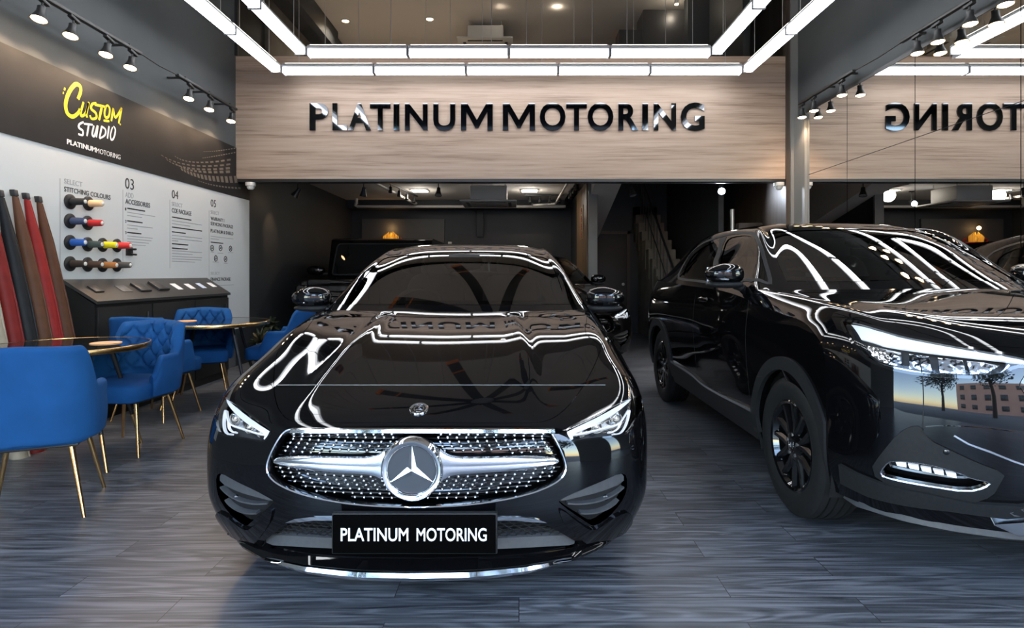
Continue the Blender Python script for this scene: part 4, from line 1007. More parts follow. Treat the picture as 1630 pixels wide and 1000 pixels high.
def interior(car, w, y_dash, y_seat, z_belt, wheel_x, wrap=False):
    """dashboard, steering wheel, front seats, floor tub"""
    MB().box((0, y_dash, z_belt-.10), (w*1.55, .50, .20), .06).build('dashboard', M['dash'], car)
    MB().span((-w*.8, y_dash+.1, .22), (w*.8, y_seat+1.4, .26)).build('cabin_floor', M['dash'], car)
    R = Matrix.Rotation(math.radians(64), 3, 'X'); c = Vector((wheel_x, y_dash+.34, z_belt-.055))
    sw = MB().tube([c+R @ Vector((.185*math.cos(k*PI/18), .185*math.sin(k*PI/18), 0)) for k in range(36)], .014, 8, True)
    sw.cyl(c, c+R @ Vector((0,0,.05)), .06, .05, 16)
    for a in (0, PI, -PI/2): sw.tube([c, c+R @ Vector((.18*math.cos(a), .18*math.sin(a), 0))], .016, 6)
    sw.cyl(c, (wheel_x, y_dash, z_belt-.12), .03)
    sw.build('steering_wheel', M['seat'], car)
    for s in (-1, 1):
        m = MB(); blob(m, (s*w*.45, y_seat, z_belt-.42), (.25,.27,.10), 4); Rb = Matrix.Rotation(math.radians(-16), 3, 'X')
        blob(m, (s*w*.45, y_seat+.32, z_belt-.11), (.245,.085,.34), 4, rot=Rb); so = m.build('seat', M['wrap'] if wrap else M['seat'], car, 60)
        h_ = MB(); blob(h_, (s*w*.45, y_seat+.42, z_belt+.27), (.13,.055,.10), 3.4, rot=Rb); h_.build('headrest', M['wrap'] if wrap else M['seat'], so, 60)
    m = MB(); blob(m, (0, y_seat+1.15, z_belt-.10), (w*.80,.11,.34), 5); m.build('rear_seat', M['seat'], car, 60)
# ------------------------------------------------------------------ the black saloon in the middle (front seen head on)
SAL = (-.373, 2.06, 0)
A_ROWS = [  # columns: centre -> side ; rows: bumper bottom -> cowl
 [(0,.075,.165),(.20,.080,.165),(.40,.105,.165),(.58,.155,.165),(.73,.235,.165),(.825,.335,.165),(.865,.44,.17)],
 [(0,.030,.26),(.20,.035,.26),(.40,.060,.26),(.59,.108,.26),(.755,.190,.26),(.865,.305,.26),(.903,.43,.26)],
 [(0,.005,.38),(.20,.010,.38),(.40,.036,.38),(.60,.084,.38),(.77,.168,.38),(.880,.285,.38),(.916,.42,.38)],
 [(0,.0,.50),(.20,.006,.50),(.40,.034,.50),(.60,.084,.50),(.77,.170,.50),(.882,.290,.50),(.918,.43,.50)],
 [(0,.022,.605),(.20,.028,.605),(.40,.056,.604),(.585,.104,.60),(.765,.195,.595),(.880,.315,.59),(.917,.455,.585)],
 [(0,.075,.672),(.20,.082,.671),(.40,.112,.668),(.575,.165,.662),(.75,.26,.668),(.872,.375,.675),(.913,.51,.66)],
 [(0,.20,.728),(.20,.207,.728),(.41,.24,.728),(.580,.295,.728),(.745,.39,.750),(.856,.50,.752),(.906,.63,.72)],
 [(0,.52,.832),(.20,.526,.833),(.43,.55,.836),(.61,.60,.838),(.747,.68,.850),(.838,.78,.835),(.897,.87,.78)],
 [(0,.90,.928),(.21,.905,.930),(.45,.92,.932),(.64,.955,.934),(.757,1.00,.936),(.830,1.07,.908),(.889,1.14,.838)],
 [(0,1.25,.988),(.22,1.253,.989),(.47,1.275,.991),(.66,1.32,.993),(.767,1.38,.994),(.822,1.44,.967),(.88,1.49,.89)],
]
def bonnet_ridges(P):
    # two soft creases run along the bonnet; outside them the sheet falls away
    x, y = np.abs(P[:, 0]), P[:, 1]; xr = np.interp(y, [.2, 1.2], [.445, .345]); w_ = .022
    def ss(a, b, t): t = np.clip((t-a)/(b-a), 0, 1); return t*t*(3-2*t)
    f = ss(.10, .40, y)*(1-ss(1.10, 1.25, y))*(1-ss(.60, .76, x)); t = (x-xr)/w_
    P = P.copy(); P[:, 2] += f*(.010*np.exp(-t*t/3.5)-.030*w_*np.logaddexp(0, t)); return P
SA = Surf(A_ROWS, keep=.9, nu=200, nv=130, post=bonnet_ridges).orient((0,-.5,.8))
def colpts(rows, j): return [r[j] for r in rows]
# side panel: rows follow the front patch's outer column, stations run back and close round the tail
zz = [p[2] for p in colpts(A_ROWS, 6)]
def station(y, xs, dz=0.0, zt=None):
    n = len(zz); out = []
    for k in range(n):
        t = k/(n-1); z = .19+(zt-.19)*t; x = np.interp(t, np.linspace(0,1,len(xs)), xs); out.append((x, y, z))
    return out
B_ST = [colpts(A_ROWS, 6), station(1.75,(.85,.90,.905,.90,.895,.89,.87),0,.955), station(2.5,(.85,.895,.90,.90,.895,.885,.865),0,.975), station(3.3,(.85,.90,.905,.91,.91,.895,.865),0,.985),
        station(4.0,(.84,.885,.895,.90,.90,.875,.82),0,.985), station(4.45,(.74,.80,.82,.82,.81,.77,.70),0,.965), station(4.62,(.50,.55,.57,.57,.56,.53,.48),0,.95), station(4.68,(.01,.01,.01,.01,.01,.01,.01),0,.94)]
B_ROWS = [[B_ST[i][k] for i in range(len(B_ST))] for k in range(len(zz))]
SB = Surf(B_ROWS, sym=False, keep=.9, nu=150, nv=60)
C_ROWS = [
 [(0,1.25,.988),(.25,1.255,.989),(.48,1.28,.991),(.66,1.325,.993),(.77,1.39,.992),(.815,1.445,.967),(.88,1.49,.885)],
 [(0,1.47,1.108),(.25,1.475,1.107),(.48,1.50,1.103),(.64,1.545,1.097),(.742,1.60,1.086),(.795,1.64,1.02),(.875,1.66,.915)],
 [(0,1.72,1.237),(.25,1.724,1.235),(.47,1.75,1.229),(.615,1.79,1.219),(.702,1.85,1.198),(.772,1.89,1.07),(.872,1.9,.94)],
 [(0,1.98,1.352),(.24,1.985,1.350),(.44,2.01,1.341),(.568,2.05,1.327),(.645,2.11,1.300),(.748,2.16,1.13),(.868,2.18,.96)],
 [(0,2.25,1.420),(.23,2.25,1.417),(.425,2.265,1.406),(.54,2.29,1.389),(.612,2.34,1.352),(.735,2.39,1.15),(.867,2.41,.965)],
 [(0,2.70,1.446),(.23,2.70,1.442),(.415,2.70,1.429),(.525,2.71,1.409),(.596,2.72,1.370),(.725,2.74,1.16),(.867,2.75,.972)],
 [(0,3.25,1.405),(.22,3.25,1.400),(.40,3.25,1.387),(.505,3.25,1.365),(.575,3.25,1.325),(.71,3.25,1.15),(.866,3.25,.98)],
 [(0,3.80,1.25),(.21,3.80,1.247),(.39,3.79,1.236),(.485,3.78,1.218),(.55,3.77,1.192),(.675,3.75,1.09),(.84,3.72,.985)],
 [(0,4.20,1.075),(.22,4.2,1.074),(.40,4.18,1.07),(.52,4.16,1.065),(.60,4.14,1.055),(.70,4.10,1.03),(.80,4.05,.985)],
 [(0,4.66,.95),(.2,4.655,.95),(.36,4.64,.95),(.48,4.61,.952),(.56,4.57,.955),(.64,4.50,.96),(.70,4.44,.965)],
]
SC = Surf(C_ROWS, keep=.9, nu=170, nv=120).orient((0,0,1))
car = thing('sedan', 'black sedan parked nose first in the middle, its silver star grille facing us', 'car', SAL)
def see(S, pts): return S.see(pts, SAL)
def smooth_hole(S, pts, it=1, step=.006): return dense(chaikin(see(S, pts), it), step)
# outlines measured on the photograph's left half, mirrored for the other side
half_hood = [(662,673.5),(560,673.5),(472,673.5),(455,667),(443.5,652),(437,628),(435.5,602),(438,575),(444,552),(458,530),(484,508),(512,497)]
hl = see(SA, half_hood); hood_uv = chaikin(hl[1:], 1, False)
hood_uv = [(.5, hl[0][1])]+hood_uv+[(hood_uv[-1][0]+.02, .985), (.5, .985)]
hood_uv = dense(hood_uv[:-1]+[(1-u, v) for u, v in hood_uv[::-1]][1:], .008)
grille_px = [(662,684),(560,683),(470,682.5),(454,685),(440,704),(428,728),(423.5,746),(430,762),(448,775),(480,788),(530,799),(590,806),(662,808)]
gl = see(SA, grille_px); gl[0] = (.5, gl[0][1]); gl[-1] = (.5, gl[-1][1])
gh = chaikin(gl, 2, False); grille_uv = dense(gh+[(1-u, v) for u, v in gh[::-1]][1:-1], .006)
lamp_px = [(356,627),(366,636),(385,650),(408,667),(432,683.5),(428,694),(420,703.5),(405,700.5),(388,697.5),(366,695),(350,691),(345,682),(343.5,664),(347,645),(351,632)]
lamp_uv = dense(chaikin(see(SA, lamp_px), 1), .005)
vent_px = [(344,757),(352,753),(375,766),(405,780),(434,796),(436,800),(420,815),(397,836),(388,837),(370,823),(354,803),(345,783)]
vent_uv = dense(chaikin(see(SA, vent_px), 1), .005)
low_px = [(662,829),(600,828),(530,828),(470,831),(458,834),(430,855),(410,878),(430,884),(530,889),(662,892)]
ll = see(SA, low_px); ll[0] = (.5, ll[0][1]); ll[-1] = (.5, ll[-1][1])
ll = chaikin(ll, 1, False); low_uv = dense(ll+[(1-u, v) for u, v in ll[::-1]][1:-1], .006)
holes = [hood_uv, grille_uv, lamp_uv, mir(lamp_uv), vent_uv, mir(vent_uv), low_uv]
body = join(sheet(SA, None, holes, 130, 100), *[lip(SA, h, .03) for h in holes])
# cabin shell with openings for the glass
ws_px = [(548,495),(560,470),(576,447),(596,424),(614,409),(640,406.5),(680,405),(732,404.3)]
wl_ = see(SC, ws_px); u0 = wl_[0]
hf = chaikin(wl_, 1, False); hf = [(.5, .012), (hf[0][0]-.0, .012)]+hf+[]
hf[-1] = (.5, hf[-1][1]); ws_uv = dense(hf+[(1-u, v) for u, v in hf[::-1]][1:-1], .008)
sw_s = [(1.62,.985),(1.95,1.13),(2.25,1.25),(2.55,1.30),(3.0,1.30),(3.35,1.23),(3.62,1.10),(3.70,1.03),(2.7,1.0)]
swl = dense(chaikin(SC.side(sw_s, -1), 1), .008)
rw = dense(rounded(SC.top([(-.40,3.55),(.40,3.55),(.47,4.12),(-.47,4.12)]), .2), .01)
ch = [ws_uv, swl, mir(swl), rw]
cab = join(sheet(SC, None, ch, 110, 90), *[lip(SC, h, .02) for h in ch])
arch_f = dense([tuple(p) for p in SB.side([(.93+.355*math.cos(a), .33+.355*math.sin(a)) for a in np.linspace(-.30, PI+.30, 40)], 1)], .01)
arch_r = dense([tuple(p) for p in SB.side([(3.66+.355*math.cos(a), .33+.355*math.sin(a)) for a in np.linspace(-.30, PI+.30, 40)], 1)], .01)
SB.flip = 1.0; SB.orient((1,0,0))
sb = join(sheet(SB, None, [arch_f, arch_r], 120, 40), lip(SB, arch_f, .04), lip(SB, arch_r, .04))
sbm = (sb[0]*np.array((-1,1,1)), sb[1][:, ::-1], sb[2]*np.array((-1,1,1)))
surf_obj('body', join(body, cab, sb, sbm), M['paint'], car)
surf_obj('bonnet', sheet(SA, inset(hood_uv, .0022), (), 130, 100), M['paint'], car)
# reflection of the ceiling edge, modelled as a thin strip across the bonnet
fl = MB(); band(fl, SA, see(SA, [(440+i*4.4, 613.2) for i in range(120)]), [(-.0012,.0),(-.0012,.0012),(.0012,.0012),(.0012,0)], False); fl.build('reflection_line', M['clip'], car)
# ---- windscreen, glass
surf_obj('windscreen', sheet(SC, inset(ws_uv, .002), (), 90, 80, -.004), M['windscreen'], car)
fm = MB(); band(fm, SC, inset(ws_uv, .008), [(-.016,-.009),(-.016,-.0065),(.016,-.0065),(.016,-.009)]); fm.build('windscreen_border', M['gloss_black'], car)
for q, nm in ((swl, 'side_window'), (mir(swl), 'side_window'), (rw, 'rear_window')): surf_obj(nm, sheet(SC, q, (), 80, 60, -.006), M['dark_glass'], car)
for q in (swl, mir(swl)):
    tb = MB(); band(tb, SC, q, [(-.006,-.002),(-.006,.003),(.006,.003),(.006,-.002)]); tb.build('window_trim', M['gloss_black'], car)
# ---- grille
gr = bpy.data.objects.new('grille', None); gr.empty_display_size = .05; C.objects.link(gr); gr.parent = car
bk = MB(); slab(bk, SA, dense(grille_uv, .02), -.075, -.065, 60, 50); bk.build('backing', M['gloss_black'], gr, 60)
fr = MB(); band(fr, SA, grille_uv, [(-.003,-.012),(-.0035,.001),(.0,.004),(.0035,.001),(.003,-.012)]); fr.build('frame', M['chrome'], gr, 50)
topl = [(u, v) for u, v in see(SA, [(464+i*4.1, 687.5) for i in range(103)])]
tp_ = MB(); band(tp_, SA, topl, [(-.012,-.02),(-.013,.004),(-.004,.012),(.008,.008),(.012,-.02)], False); tp_.build('top_bar', M['chrome'], gr, 50)
gp = [tuple(p) for p in SA.at(grille_uv)[:, [0, 2]]]; gpx = np.array(gp); gx0, gx1 = gpx[:, 0].min(), gpx[:, 0].max(); gz0, gz1 = gpx[:, 1].min(), gpx[:, 1].max()
gin = inset(gp, .013); STZ = .5185; STX = .0; SR = .109
def in_grille(x, z): return bool(inside(gin, np.array([x]), np.array([z]))[0]) and not (abs(z-STZ-.012) < .036-.014*abs(x)/.55 and abs(x) > .1) and math.hypot(x-STX, z-STZ) > SR+.006
studs = MB(); slats = MB(); rowz = np.arange(gz0+.008, gz1-.006, .0158)
def yf(x, z, off):
    uv = SA.front([(x, z)]); return SA.at(uv, off)[0]
for j, z in enumerate(rowz):
    seg_ = []
    for k in range(81):
        x = gx0+(gx1-gx0)*k/80
        if bool(inside(gin, np.array([x]), np.array([z]))[0]): seg_.append(tuple(yf(x, z, -.028)))
    if len(seg_) > 3: slats.tube(seg_, .0022, 4)
    sh = .0085*j if z > STZ+.02 else -.0085*j
    for s in (-1, 1):
        for k in range(-14, 26):
            x = s*(.005+.034*k-(sh % .034 if z > STZ else -(-sh % .034)))
            if s*x < .004: continue
            if in_grille(x, z):
                p = yf(x, z, -.024); studs.lathe([(.0050,-.004),(.0056,0),(.0040,.0034),(0,.0046)], p, (0,-1,0), 8)
slats.build('slats', M['gloss_black'], gr, 60); studs.build('chrome_studs', M['chrome'], gr, 60)['kind'] = 'stuff'
# star and wings
yS = float(yf(0, STZ, 0)[1])-.020
FS = Matrix(((1,0,0,STX),(0,0,-1,yS),(0,1,0,STZ),(0,0,0,1)))      # local xy = the emblem plane, z towards us
em = bpy.data.objects.new('star_emblem', None); em.empty_display_size = .05; C.objects.link(em); em.parent = car
MB().lathe([(SR-.024,-.03),(SR-.026,.010),(SR-.020,.016),(SR-.008,.018),(SR-.001,.010),(SR+.001,-.03)], seg=72, ring=True).xform(FS).build('ring', M['chrome'], em, 50)
MB().lathe([(0,.004),(SR-.024,.004),(SR-.024,-.02),(0,-.02)], seg=60).xform(FS).build('badge_plate', mat('badge_grey', (.045,.05,.058), .12, coat=.7), em)
def star(R, r, zt, z0, zb):
    vs = [(0,0,zt)]; n = 3
    for k in range(3):
        a = PI/2+2*PI*k/3; vs.append((R*math.cos(a), R*math.sin(a), z0)); b = a+PI/3; vs.append((r*math.cos(b), r*math.sin(b), z0))
    fs = [(0, 1+k, 1+(k+1) % 6) for k in range(6)]
    vs += [(x, y, zb) for x, y, _ in vs[1:]]; fs += [(1+k, 7+k, 7+(k+1) % 6, 1+(k+1) % 6) for k in range(6)]
    return vs, fs
v_, f_ = star(SR-.022, .0185, .014, .0065, .003); MB().add(v_, f_).xform(FS).build('star', M['chrome'], em, 0)
for s in (-1, 1):
    w_ = MB(); prof = []
    xs = [SR-.012, SR+.004, SR+.025, SR+.06, SR+.12, SR+.22, SR+.30, .498, .513, .520]; vs = []; m_ = 8
    for i, x in enumerate(xs):
        hh = [.060,.046,.036,.031,.029,.027,.0245,.0145,.009,.003][i]; zc = STZ+.008-.004*i/9; yb = yf(s*x, STZ+.01, 0)[1]; y0_ = yb-.016*(1-i/9)-.006
        for zq, yq in ((1,.014),(.9,.002),(.45,-.004),(.10,-.001),(-.10,-.001),(-.45,-.004),(-.9,.002),(-1,.014)): vs.append((s*x, y0_+yq+(0.01 if i > 8 else 0), zc+hh*zq))
    fs = [(i*m_+k, i*m_+(k+1) % m_, (i+1)*m_+(k+1) % m_, (i+1)*m_+k) for i in range(len(xs)-1) for k in range(m_)]; fs += [tuple(range(m_)), tuple((len(xs)-1)*m_+k for k in range(m_))]
    w_.add(vs, fs).build('wing_bar', M['satin'], gr, 50)
# round badge on the bonnet
uvb = see(SA, [(662,651.5)])[0]; uvb = (.5, uvb[1]); pb = Vector(SA.at([uvb])[0]); nb = Vector(SA.nrm(np.array([.5]), np.array([uvb[1]]))[0]); Rb = rot_between(nb)
xb = Vector((1,0,0)); yb_ = nb.cross(xb).normalized(); FB = Matrix(((xb.x,yb_.x,nb.x,pb.x),(xb.y,yb_.y,nb.y,pb.y),(xb.z,yb_.z,nb.z,pb.z),(0,0,0,1)))
bb = bpy.data.objects.new('bonnet_badge', None); bb.empty_display_size = .03; C.objects.link(bb); bb.parent = car
MB().lathe([(.026,-.002),(.026,.004),(.033,.005),(.035,.003),(.035,-.002)], seg=40, ring=True).xform(FB).build('ring', M['chrome'], bb)
MB().lathe([(0,.002),(.026,.002),(.026,-.002),(0,-.002)], seg=40).xform(FB).build('badge_plate', M['gloss_black'], bb)
v_, f_ = star(.0165, .0042, .005, .003, .0015); m_ = MB().add(v_, f_).lathe([(.0165,.001),(.0165,.0035),(.019,.0035),(.019,.001)], seg=32, ring=True)
m_.xform(FB).build('star', M['chrome'], bb, 0)
# ---- headlamps
def lamp(q, s):
    L = bpy.data.objects.new('headlamp', None); L.empty_display_size = .05; C.objects.link(L); L.parent = car
    def fx(pts):
        r = see(SA, pts); return r if s < 0 else mir(r)
    b_ = MB(); slab(b_, SA, dense(q, .02), -.075, -.068, 120, 90); b_.build('housing', M['lamp_inside'], L, 60)
    surf_obj('lens', sheet(SA, inset(q, .0012), (), 160, 130, -.001), M['lens'], L)
    d = MB()          # light guide along the top edge, with the broad inner hook
    top_ = [(357,631),(366,640),(376,648),(390,659),(404,669),(418,679),(429,686.5),(424,695),(419,700.5),(416.5,698),(419,691),(414,687),(400,677.5),(386,668),(372,656),(363,646),(358,638)]
    slab(d, SA, dense(fx(top_), .004), -.022, -.010, 200, 160); d.build('light_guide', M['drl'], L, 60)
    d = MB()
    for ln in ([(351,650),(348.8,662),(348.6,676),(351,686),(356,690),(362,689.5)], [(353,650),(355.5,660),(357,668),(362,673.5),(372,676),(390,682),(405,687.5),(419,690)], [(357,668),(357.5,680),(364,686),(369,685.5)]):
        r = dense(chaikin(fx(ln), 2, False), .004, False); band(d, SA, r, [(-.0028,-.03),(-.0028,-.018),(.0028,-.018),(.0028,-.03)], False)
    d.build('light_tube', M['drl'], L, 50)
    m_ = MB(); slab(m_, SA, dense(fx([(354,652),(362,649),(376,658),(392,668),(408,678),(415,685),(405,685),(388,677.5),(364,672),(356,662)]), .004), -.064, -.056, 200, 160); m_.build('bezel', M['satin'], L, 60)
    for (px, py, r_) in ((367,655,.024),(390,667,.020),(407,676.5,.014)):
        uv = fx([(px, py)])[0]; p = Vector(SA.at([uv], -.05)[0])
        MB().lathe([(.3*r_,-.012),(r_*.8,-.006),(r_,.016),(r_*1.12,.020),(r_*1.15,-.012)], p, (s*.25,-1,.05), 28).build('reflector_bowl', M['reflector'], L)
        m_ = MB(); blob(m_, p+Vector((s*.003,-.012,0)), (r_*.72, r_*.5, r_*.72), 2.0, 20, 12); m_.build('projector_lens', mat('projector_glass', (.75,.70,.62), .05, .75) if 'projector_glass' not in bpy.data.materials else bpy.data.materials['projector_glass'], L, 60)
    e = MB(); band(e, SA, q, [(-.003,-.01),(-.003,.0015),(.003,.0015),(.003,-.01)]); e.build('seal', M['gloss_black'], L)
for s, q in ((-1, lamp_uv), (1, mir(lamp_uv))): lamp(q, s)
# ---- side vents with two fins each
def vent(q, s):
    V = bpy.data.objects.new('side_vent', None); V.empty_display_size = .05; C.objects.link(V); V.parent = car
    def fx(pts):
        r = see(SA, pts); return r if s < 0 else mir(r)
    b_ = MB(); slab(b_, SA, dense(q, .02), -.045, -.032, 120, 90); b_.build('backing', M['matte_plastic'], V, 60)
    top_ = [(346,757),(352,755.5),(372,767),(400,781),(433,797),(430,800),(404,793),(376,785),(346,770)]
    m_ = MB(); slab(m_, SA, dense(chaikin(fx(top_), 1), .006), -.05, -.010, 140, 110); m_.build('upper_panel', M['grey_plastic'], V, 60)
    for ln in ([(345,778),(356,790),(378,802),(404,806),(421,804.5)], [(352,800),(364,812),(380,820),(396,822),(404,821)]):
        r = dense(chaikin(fx(ln), 2, False), .005, False); f = MB(); band(f, SA, r, [(-.004,-.05),(-.003,-.012),(.003,-.012),(.010,-.05)], False); f.build('fin', M['grey_plastic'], V, 50)
    uv = fx([(367,797.5)])[0]; MB().lathe([(0,.004),(.008,.004),(.011,.002),(.011,-.02)], Vector(SA.at([uv], -.022)[0]), (0,-1,0), 16).build('parking_sensor', M['gloss_black'], V)
for s, q in ((-1, vent_uv), (1, mir(vent_uv))): vent(q, s)
# blade below each vent
for s in (-1, 1):
    pts = [(346,812),(360,818),(378,832),(391,841),(400,841),(414,828),(432,810),(437,812),(431,836),(412,862),(395,872),(378,862),(358,842)]
    r = see(SA, pts); r = r if s < 0 else mir(r); m_ = MB(); slab(m_, SA, dense(chaikin(r, 1), .006), -.004, .010, 140, 110); m_.build('corner_blade', M['paint'], car, 40)
# ---- lower intake: honeycomb, chrome blades, lip
li = bpy.data.objects.new('lower_intake', None); li.empty_display_size = .05; C.objects.link(li); li.parent = car
b_ = MB(); slab(b_, SA, dense(low_uv, .02), -.085, -.075, 60, 60); b_.build('backing', M['matte_plastic'], li, 60)
lp = [tuple(p) for p in SA.at(low_uv)[:, [0, 2]]]; lin = inset(lp, .008); lz = np.array(lp)[:, 1]; hx = {-1: MB(), 1: MB()}; a_ = .0125
zlo, zhi = lz.min()+.030, lz.max()
nz_ = int((zhi-zlo)/.0145)+1
for j in range(nz_):
    z = zlo+j*.0145
    for k in range(-26, 27):
        x = k*.036+(.018 if j % 2 else 0)
        if abs(x) < .10 or not bool(inside(lin, np.array([x]), np.array([z]))[0]): continue
        p = Vector(yf(x, z, -.040)); hx[1 if x > 0 else -1].tube([p+Vector((.0165*c_, 0, .0066*s_)) for c_, s_ in ((-1,0),(-.6,1),(.6,1),(1,0),(.6,-1),(-.6,-1))], .0020, 4, True)
for m in hx.values(): m.build('honeycomb', M['matte_plastic'], li, 60)['kind'] = 'stuff'
m_ = MB(); lipl = [(u, v) for u, v in see(SA, [(418+i*4.1, 868+9*math.sin(PI*i/122)) for i in range(123)])]; band(m_, SA, lipl, [(-.02,-.07),(-.02,-.030),(.014,-.012),(.02,-.07)], False); m_.build('intake_shelf', M['grey_plastic'], li, 50)
for s in (-1, 1):
    pts = [(455,831.5),(470,825.5),(495,822.5),(560,821.5),(560,827.5),(500,828),(478,830.5)]; r = see(SA, pts); r = r if s < 0 else mir(r)
    m_ = MB(); slab(m_, SA, dense(r, .006), -.004, .004, 140, 110); m_.build('chrome_blade', M['chrome'], li, 40)
# splitter and chrome lip
def lowline(x, dy, z): return (x, .06+.11*(abs(x)/.56)**2.2*1.15+dy, z)
sp = MB(); xs = np.linspace(-.80, .80, 61); vs = []; 
def edge(x):
    # plan curve of the bumper's bottom
    return float(np.interp(abs(x), [0,.2,.4,.58,.70,.78,.81], [.055,.060,.088,.140,.215,.30,.38]))
for x in xs:
    y = edge(x); k = abs(x)/.86; zl = .122+.058*k**3
    for dy, z in ((-.012,zl-.012),(-.020,zl),(-.010,zl+.012),(.05,.185),(.10,.18),(.10,zl-.012)): vs.append((x, y+dy, z))
n_ = 6; fs = [(i*n_+k, i*n_+(k+1) % n_, (i+1)*n_+(k+1) % n_, (i+1)*n_+k) for i in range(60) for k in range(n_)]; fs += [tuple(range(n_)), tuple(60*n_+k for k in range(n_))]
sp.add(vs, fs).build('splitter', M['paint'], car, 35)
cl = MB(); vs = []; xs = np.linspace(-.57, .57, 61)
for x in xs:
    y = edge(x)-.026; h = .0145*(1-(abs(x)/.58)**4)+.0015; zl = .117+.058*(abs(x)/.80)**3+.004*(abs(x)/.56)**2
    for dy, z in ((.010,zl-h),(-.004,zl-h*.8),(-.009,zl),(-.002,zl+h*.9),(.012,zl+h)): vs.append((x, y+dy, z))
fs = [(i*5+k, i*5+(k+1) % 5, (i+1)*5+(k+1) % 5, (i+1)*5+k) for i in range(60) for k in range(5)]; fs += [tuple(range(5)), tuple(300+k for k in range(5))]
cl.add(vs, fs).build('chrome_lip', M['chrome'], car, 40)
# ---- number plate
Yp = 2.06-.03; pc = ((660-826)/930*Yp-SAL[0], -.035, CAM_H-(849-437)/930*Yp); pw, ph_ = 258/930*Yp, 60/930*Yp
np_ = bpy.data.objects.new('number_plate', None); np_.empty_display_size = .05; C.objects.link(np_); np_.parent = car; np_.location = pc
MB().box((0,.012,0),(pw+.012,.022,ph_+.012),.004).build('plate_holder', M['matte_plastic'], np_)
MB().box((0,-.002,0),(pw,.008,ph_),.0015).build('plate', M['plate_black'], np_)
FP = Matrix(((1,0,0,0),(0,0,-1,-.0062),(0,1,0,0),(0,0,0,1))); ss_ = Yp/930
tm = MB(); text_into(tm, 'PLATINUM', (544-660)*ss_, -10.5*ss_, 107*ss_, 21*ss_, FP, .001, .012); tm.build('lettering', M['plate_white'], np_, 0)
tm = MB(); text_into(tm, 'MOTORING', (664-660)*ss_, -10.5*ss_, 111*ss_, 21*ss_, FP, .001, .012)
tm.build('lettering', M['plate_white'], np_, 0)
MB().box((0,.045,0),(pw*.8,.06,ph_*.7),.01).build('bracket', M['matte_plastic'], np_)
# ---- door mirrors
def door_mirror(cx, cy, cz, s, sc_=1.0, strip=False, par=None):
    t = bpy.data.objects.new('door_mirror', None); t.empty_display_size = .05; C.objects.link(t); t.parent = par; t.location = (cx, cy, cz)
    def cut(p):
        k = 1-.28*max(0, s*p.x)/.11; p = Vector((p.x, p.y, p.z*k)); 
        if p.y > .035: p.y = .035
        return p
    m_ = MB(); blob(m_, (0,0,.012*sc_), (.118*sc_, .085*sc_, .068*sc_), 2.5, 30, 18, None, cut); m_.build('cap', M['paint'], t, 60)
    m_ = MB(); blob(m_, (-s*.004,.006,-.052*sc_), (.112*sc_, .078*sc_, .024*sc_), 2.6, 28, 12, None, cut); m_.build('lower_shell', M['matte_plastic'], t, 60)
    m_ = MB().tube([(s*.002,-.086*sc_,-.020),(s*.05,-.078*sc_,-.018),(s*.10,-.035*sc_,-.012)], .006, 6); m_.build('indicator_strip', M['reflector'] if strip else M['gloss_black'], t)
    MB().box((0,.038,.0),(.19*sc_,.004,.11*sc_),.002).build('mirror_glass', M['mirror'], t)
    MB().tube([(-s*.07,.0,-.055),(-s*.14,.01,-.085),(-s*.175,.02,-.11)], [.028,.024,.026], 10).build('arm', M['matte_plastic'], t)
    return t
for s in (-1, 1): door_mirror(s*.905, 1.55, 1.045, s, 1.0, False, car)
# ---- cabin
interior(car, .70, 1.68, 2.42, .99, -.33)
m_ = MB(); blob(m_, (0,1.89,1.258), (.12,.05,.035), 3); m_.build('rear_view_mirror', M['dash'], car, 60)
m_ = MB().prism([(-.13,.0),(.13,.0),(.10,.10),(-.10,.10)], -.02, .02, Matrix(((1,0,0,0),(0,.8,-.5,1.87),(0,.5,.8,1.272),(0,0,0,1)))); m_.build('sensor_cover', M['dash'], car)
for s in (-1, 1): MB().prism([(s*.03,.03),(s*.09,.03),(s*.06,.065)][::s], -.024, -.021, Matrix(((1,0,0,0),(0,.8,-.5,1.87),(0,.5,.8,1.272),(0,0,0,1)))).build('sensor_window', M['lining'], car)
for s in (-1, 1):
    for y in (.93, 3.66): wheel(car, s*.795, y, .325, .22, s, 5, .235, 'single', M['gloss_black'])
MB().span((-.78,.25,.17),(.78,4.5,.21)).span((-.62,.5,.21),(.62,1.3,.45)).build('underbody', M['matte_plastic'], car)
